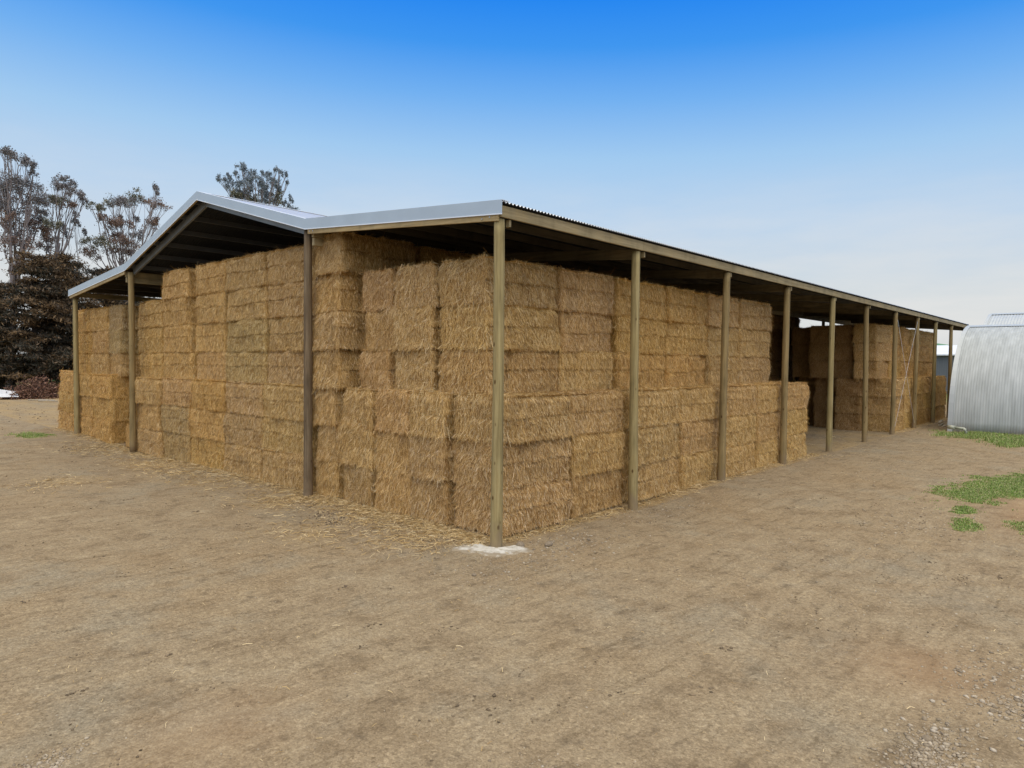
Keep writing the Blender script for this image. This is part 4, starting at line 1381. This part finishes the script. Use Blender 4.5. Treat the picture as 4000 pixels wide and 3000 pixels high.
G_, O_, U_ = 'leaf_grey', 'leaf_olive', 'leaf_rust'
gum('tallest gum at the left edge, a tilted dark tuft standing above its ragged crown', 40, 70,
    [(40, 606, 70, 26, G_), (72, 628, 70, 34, G_), (108, 652, 60, 36, G_), (128, 678, 36, 22, G_), (20, 600, 36, 16, G_),
     (40, 718, 110, 46, G_), (85, 728, 100, 50, G_), (30, 760, 90, 60, G_), (125, 765, 80, 50, G_), (60, 800, 110, 60, U_), (140, 800, 70, 50, G_), (10, 720, 60, 40, G_),
     (20, 850, 70, 60, U_), (85, 850, 90, 60, G_), (40, 905, 80, 50, U_), (120, 900, 80, 60, U_), (80, 955, 110, 60, U_), (20, 960, 70, 50, U_), (150, 860, 50, 40, G_), (-20, 800, 60, 60, G_)], 1, dens=0.8, rad=0.42)
gum('gum with layered umbrella pads right of the tallest gum', 170, 72,
    [(248, 703, 60, 24, G_), (282, 722, 34, 18, G_), (222, 738, 60, 34, G_), (258, 742, 50, 26, G_), (300, 765, 60, 28, G_), (325, 785, 30, 20, G_), (205, 795, 70, 34, O_), (240, 792, 80, 36, O_), (272, 808, 50, 24, U_),
     (200, 885, 60, 40, O_), (245, 880, 26, 20, G_), (190, 920, 70, 50, U_), (165, 840, 40, 30, G_), (180, 960, 70, 40, U_)], 2, dens=1.0, rad=0.34)
gum('small sparse gum with bare forked stems in the gap between two larger gums', 300, 74,
    [(258, 905, 44, 34, G_), (266, 930, 30, 22, G_), (292, 868, 26, 16, G_), (304, 878, 22, 18, G_), (330, 905, 26, 20, G_), (298, 842, 22, 12, G_)], 3, dens=0.75, rad=0.14)
gum('wide flat-topped gum with rusty lower foliage beside the roof slope', 480, 73,
    [(440, 792, 60, 26, O_), (470, 790, 70, 34, G_), (525, 778, 80, 36, O_), (505, 800, 60, 26, G_), (590, 790, 70, 32, U_), (630, 808, 60, 22, U_), (608, 742, 30, 26, G_), (612, 758, 20, 14, G_),
     (362, 806, 60, 26, O_), (395, 820, 34, 24, O_), (400, 850, 40, 24, U_), (475, 858, 36, 22, G_), (530, 862, 26, 16, G_), (440, 885, 90, 50, U_), (485, 880, 60, 40, U_), (590, 882, 60, 40, U_), (610, 875, 30, 30, U_),
     (358, 950, 60, 40, O_), (415, 960, 60, 36, O_), (490, 955, 100, 46, U_), (350, 990, 60, 36, U_), (475, 995, 100, 46, U_), (440, 925, 70, 40, U_), (540, 930, 60, 30, G_)], 4, dens=0.9, rad=0.36)
Bl = 'leaf_blue'
gum('blue-grey gum with airy clumps rising behind the barn roof', 1000, 80,
    [(864, 706, 32, 24, Bl), (900, 706, 28, 34, Bl), (922, 683, 26, 22, Bl), (896, 728, 30, 28, Bl), (944, 649, 26, 20, Bl), (955, 668, 36, 24, Bl), (984, 680, 34, 24, Bl), (996, 697, 40, 26, Bl), (969, 706, 34, 26, Bl),
     (953, 728, 50, 26, Bl), (976, 745, 50, 40, Bl), (950, 757, 50, 26, Bl), (902, 758, 56, 26, O_), (1022, 680, 20, 14, Bl), (1045, 690, 36, 24, Bl), (1062, 704, 36, 20, Bl), (1079, 664, 16, 16, Bl), (1112, 688, 22, 24, Bl), (1094, 674, 18, 12, Bl),
     (1068, 725, 40, 26, Bl), (1025, 733, 40, 36, Bl), (1091, 737, 34, 36, Bl), (1034, 756, 46, 36, Bl), (1076, 760, 50, 28, O_), (1085, 785, 60, 34, O_), (1030, 783, 40, 36, Bl), (1136, 778, 20, 26, Bl), (1118, 800, 26, 20, Bl),
     (930, 775, 60, 26, O_), (985, 782, 50, 26, O_), (1122, 718, 16, 16, Bl), (1150, 818, 34, 10, Bl), (1010, 720, 20, 20, Bl)], 5, leaf=0.20, dens=0.8, fork=0.55, rad=0.4)


def conifer(label, base_px, top_px, ydist, spread, seed, n=150, mats=('leaf_dark', 'leaf_brown'), first=0.06, brown=0.35):
    g = np.random.default_rng(seed)
    b = at(base_px, 1540, ydist); b[2] = 0
    root = empty('macrocarpa_tree', tuple(b))
    tag(root, label, 'tree', 'dark macrocarpas behind the left lean-to')
    H = at(base_px, top_px, ydist)[2]
    tb = MB()
    tb.tube(curve((0, 0, -0.3), (g.uniform(-.6, .6), 0, H * 0.96), (g.uniform(-.5, .5), 0, 0), 10, 0.06, g), np.linspace(0.42, 0.05, 10), 8)
    V, mi = [], []
    for i in range(n):
        t = first + (1 - first) * (i + g.random()) / n
        ln = spread * (0.25 + 0.75 * (1 - t) ** 0.6) * g.uniform(0.55, 1.15)
        an = g.uniform(0, 6.283)
        z = H * t * 0.97
        tip = np.array([math.cos(an) * ln, math.sin(an) * ln, z + ln * g.uniform(-0.32, 0.22)])
        br = curve((0, 0, z), tip, (0, 0, ln * g.uniform(0.02, 0.12)), 6, 0.07, g)
        tb.tube(br, np.linspace(0.075, 0.015, 6), 4, False)
        m_ = int(70 + 50 * ln)
        u = g.uniform(0.25, 1.05, m_)
        seg = np.clip((u * 5).astype(int), 0, 4)
        fr = (u * 5 - seg)[:, None]
        c = br[seg] * (1 - fr) + br[seg + 1] * fr
        c = c + g.normal(size=(m_, 3)) * np.array([0.34, 0.34, 0.10]) * (0.4 + u[:, None])
        V.append(leaf_cards(c, np.full(m_, 0.36), g, 0.3, (0.16, 0.30)))
        mi.append((1 if g.random() < brown * (0.5 + t) else 0, m_))
    tb.build('trunk', M['bark_dark'], root, smooth=True)
    V = np.concatenate(V)
    mesh_np('crown', V, np.arange(len(V)).reshape(-1, 4), [M[m] for m in mats], root, matidx=np.concatenate([np.full(k, m) for m, k in mi]))


conifer('broad dark macrocarpa with browned top, behind the brush pile', 150, 985, 68, 5.4, 11, 200, brown=0.5)
conifer('macrocarpa with rusty brown boughs directly behind the left lean-to', 270, 985, 70, 4.8, 12, 180, brown=0.55)
conifer('narrow dark macrocarpa spire cut by the left edge', -10, 1090, 71, 3.6, 13, 120, brown=0.15)
conifer('dark macrocarpa spreading low behind the roof of the left lean-to', 400, 1035, 73, 5.2, 14, 150, brown=0.25)
conifer('shaded macrocarpa seen through the open side behind the brown post', 520, 1080, 76, 4.8, 15, 120, brown=0.2)

# heap of dead reddish brush
def brush():
    g = np.random.default_rng(21)
    b = at(125, 1552, 59.5); b[2] = 0
    root = empty('brush_pile', tuple(b))
    tag(root, 'heap of dead reddish brown brushwood on the ground in front of the dark trees', 'brush pile')
    tb = MB()
    V = []
    for i in range(150):
        an = g.uniform(0, 6.283)
        r_ = math.sqrt(g.random())
        x, y = math.cos(an) * r_ * 2.1, math.sin(an) * r_ * 1.5
        zt = 1.75 * (1 - r_ * r_) * (0.75 + 0.35 * math.tanh(x)) + 0.15
        z = zt * g.random() ** 0.6
        d = g.normal(size=3); d[2] *= 0.35; d /= np.linalg.norm(d)
        ln = g.uniform(0.5, 1.5)
        p = np.array([x, y, z])
        br = curve(p - d * ln / 2, p + d * ln / 2, (0, 0, g.uniform(0, 0.25)), 5, 0.03, g)
        br[:, 2] = np.maximum(br[:, 2], 0.02)
        tb.tube(br, np.linspace(0.022, 0.008, 5), 4, False)
        c = br[g.integers(0, 5, 42)] + g.normal(size=(42, 3)) * 0.17
        c[:, 2] = np.clip(c[:, 2], 0.05, None)
        V.append(leaf_cards(c, np.full(42, 0.17), g))
    tb.build('branches', M['bark_dark'], root)
    V = np.concatenate(V)
    mesh_np('dead_foliage', V, np.arange(len(V)).reshape(-1, 4), M['leaf_brush'], root)


brush()
# white folded sheet at the left edge, and poles in front of the brush
b = at(8, 1552, 58.5); b[2] = 0.0
mb = MB()
mb.add([(-1.6, 0, 0.22), (1.05, -0.35, 0.20), (1.0, 0.1, 0.62), (-1.6, 0.5, 1.12), (-1.6, 0.04, 0.20), (1.05, -0.31, 0.18), (1.02, 0.5, 0.55), (-1.6, 0.95, 0.95)],
       [(0, 1, 2, 3), (3, 2, 6, 7), (1, 5, 6, 2), (4, 7, 6, 5), (0, 4, 5, 1), (0, 3, 7, 4)])
o = mb.build('metal_sheet', M['white'], None, bevel=0.02)
o.location = (b[0], b[1], 0.05)
tag(o, 'white folded metal sheet lying at the left edge beside the brush pile', 'metal sheet')
for i, (px0, px1, py_, yy, lab) in enumerate(((110, 215, 1556, 53.5, 'longest pale pole lying in front of the brush pile'), (150, 225, 1562, 52.0, 'shorter pale pole nearest the yard in front of the brush pile'))):
    p, q_ = at(px0, py_, yy), at(px1, py_, yy - 1.0)
    p[2] = q_[2] = 0.20
    mb = MB(); mb.tube([p, (p + q_) / 2 + np.array([0, 0, 0.03]), q_], [0.05, 0.045, 0.04], 8)
    o = mb.build('pole', M['plank'], None, smooth=True)
    tag(o, lab, 'pole', 'poles by the brush pile')
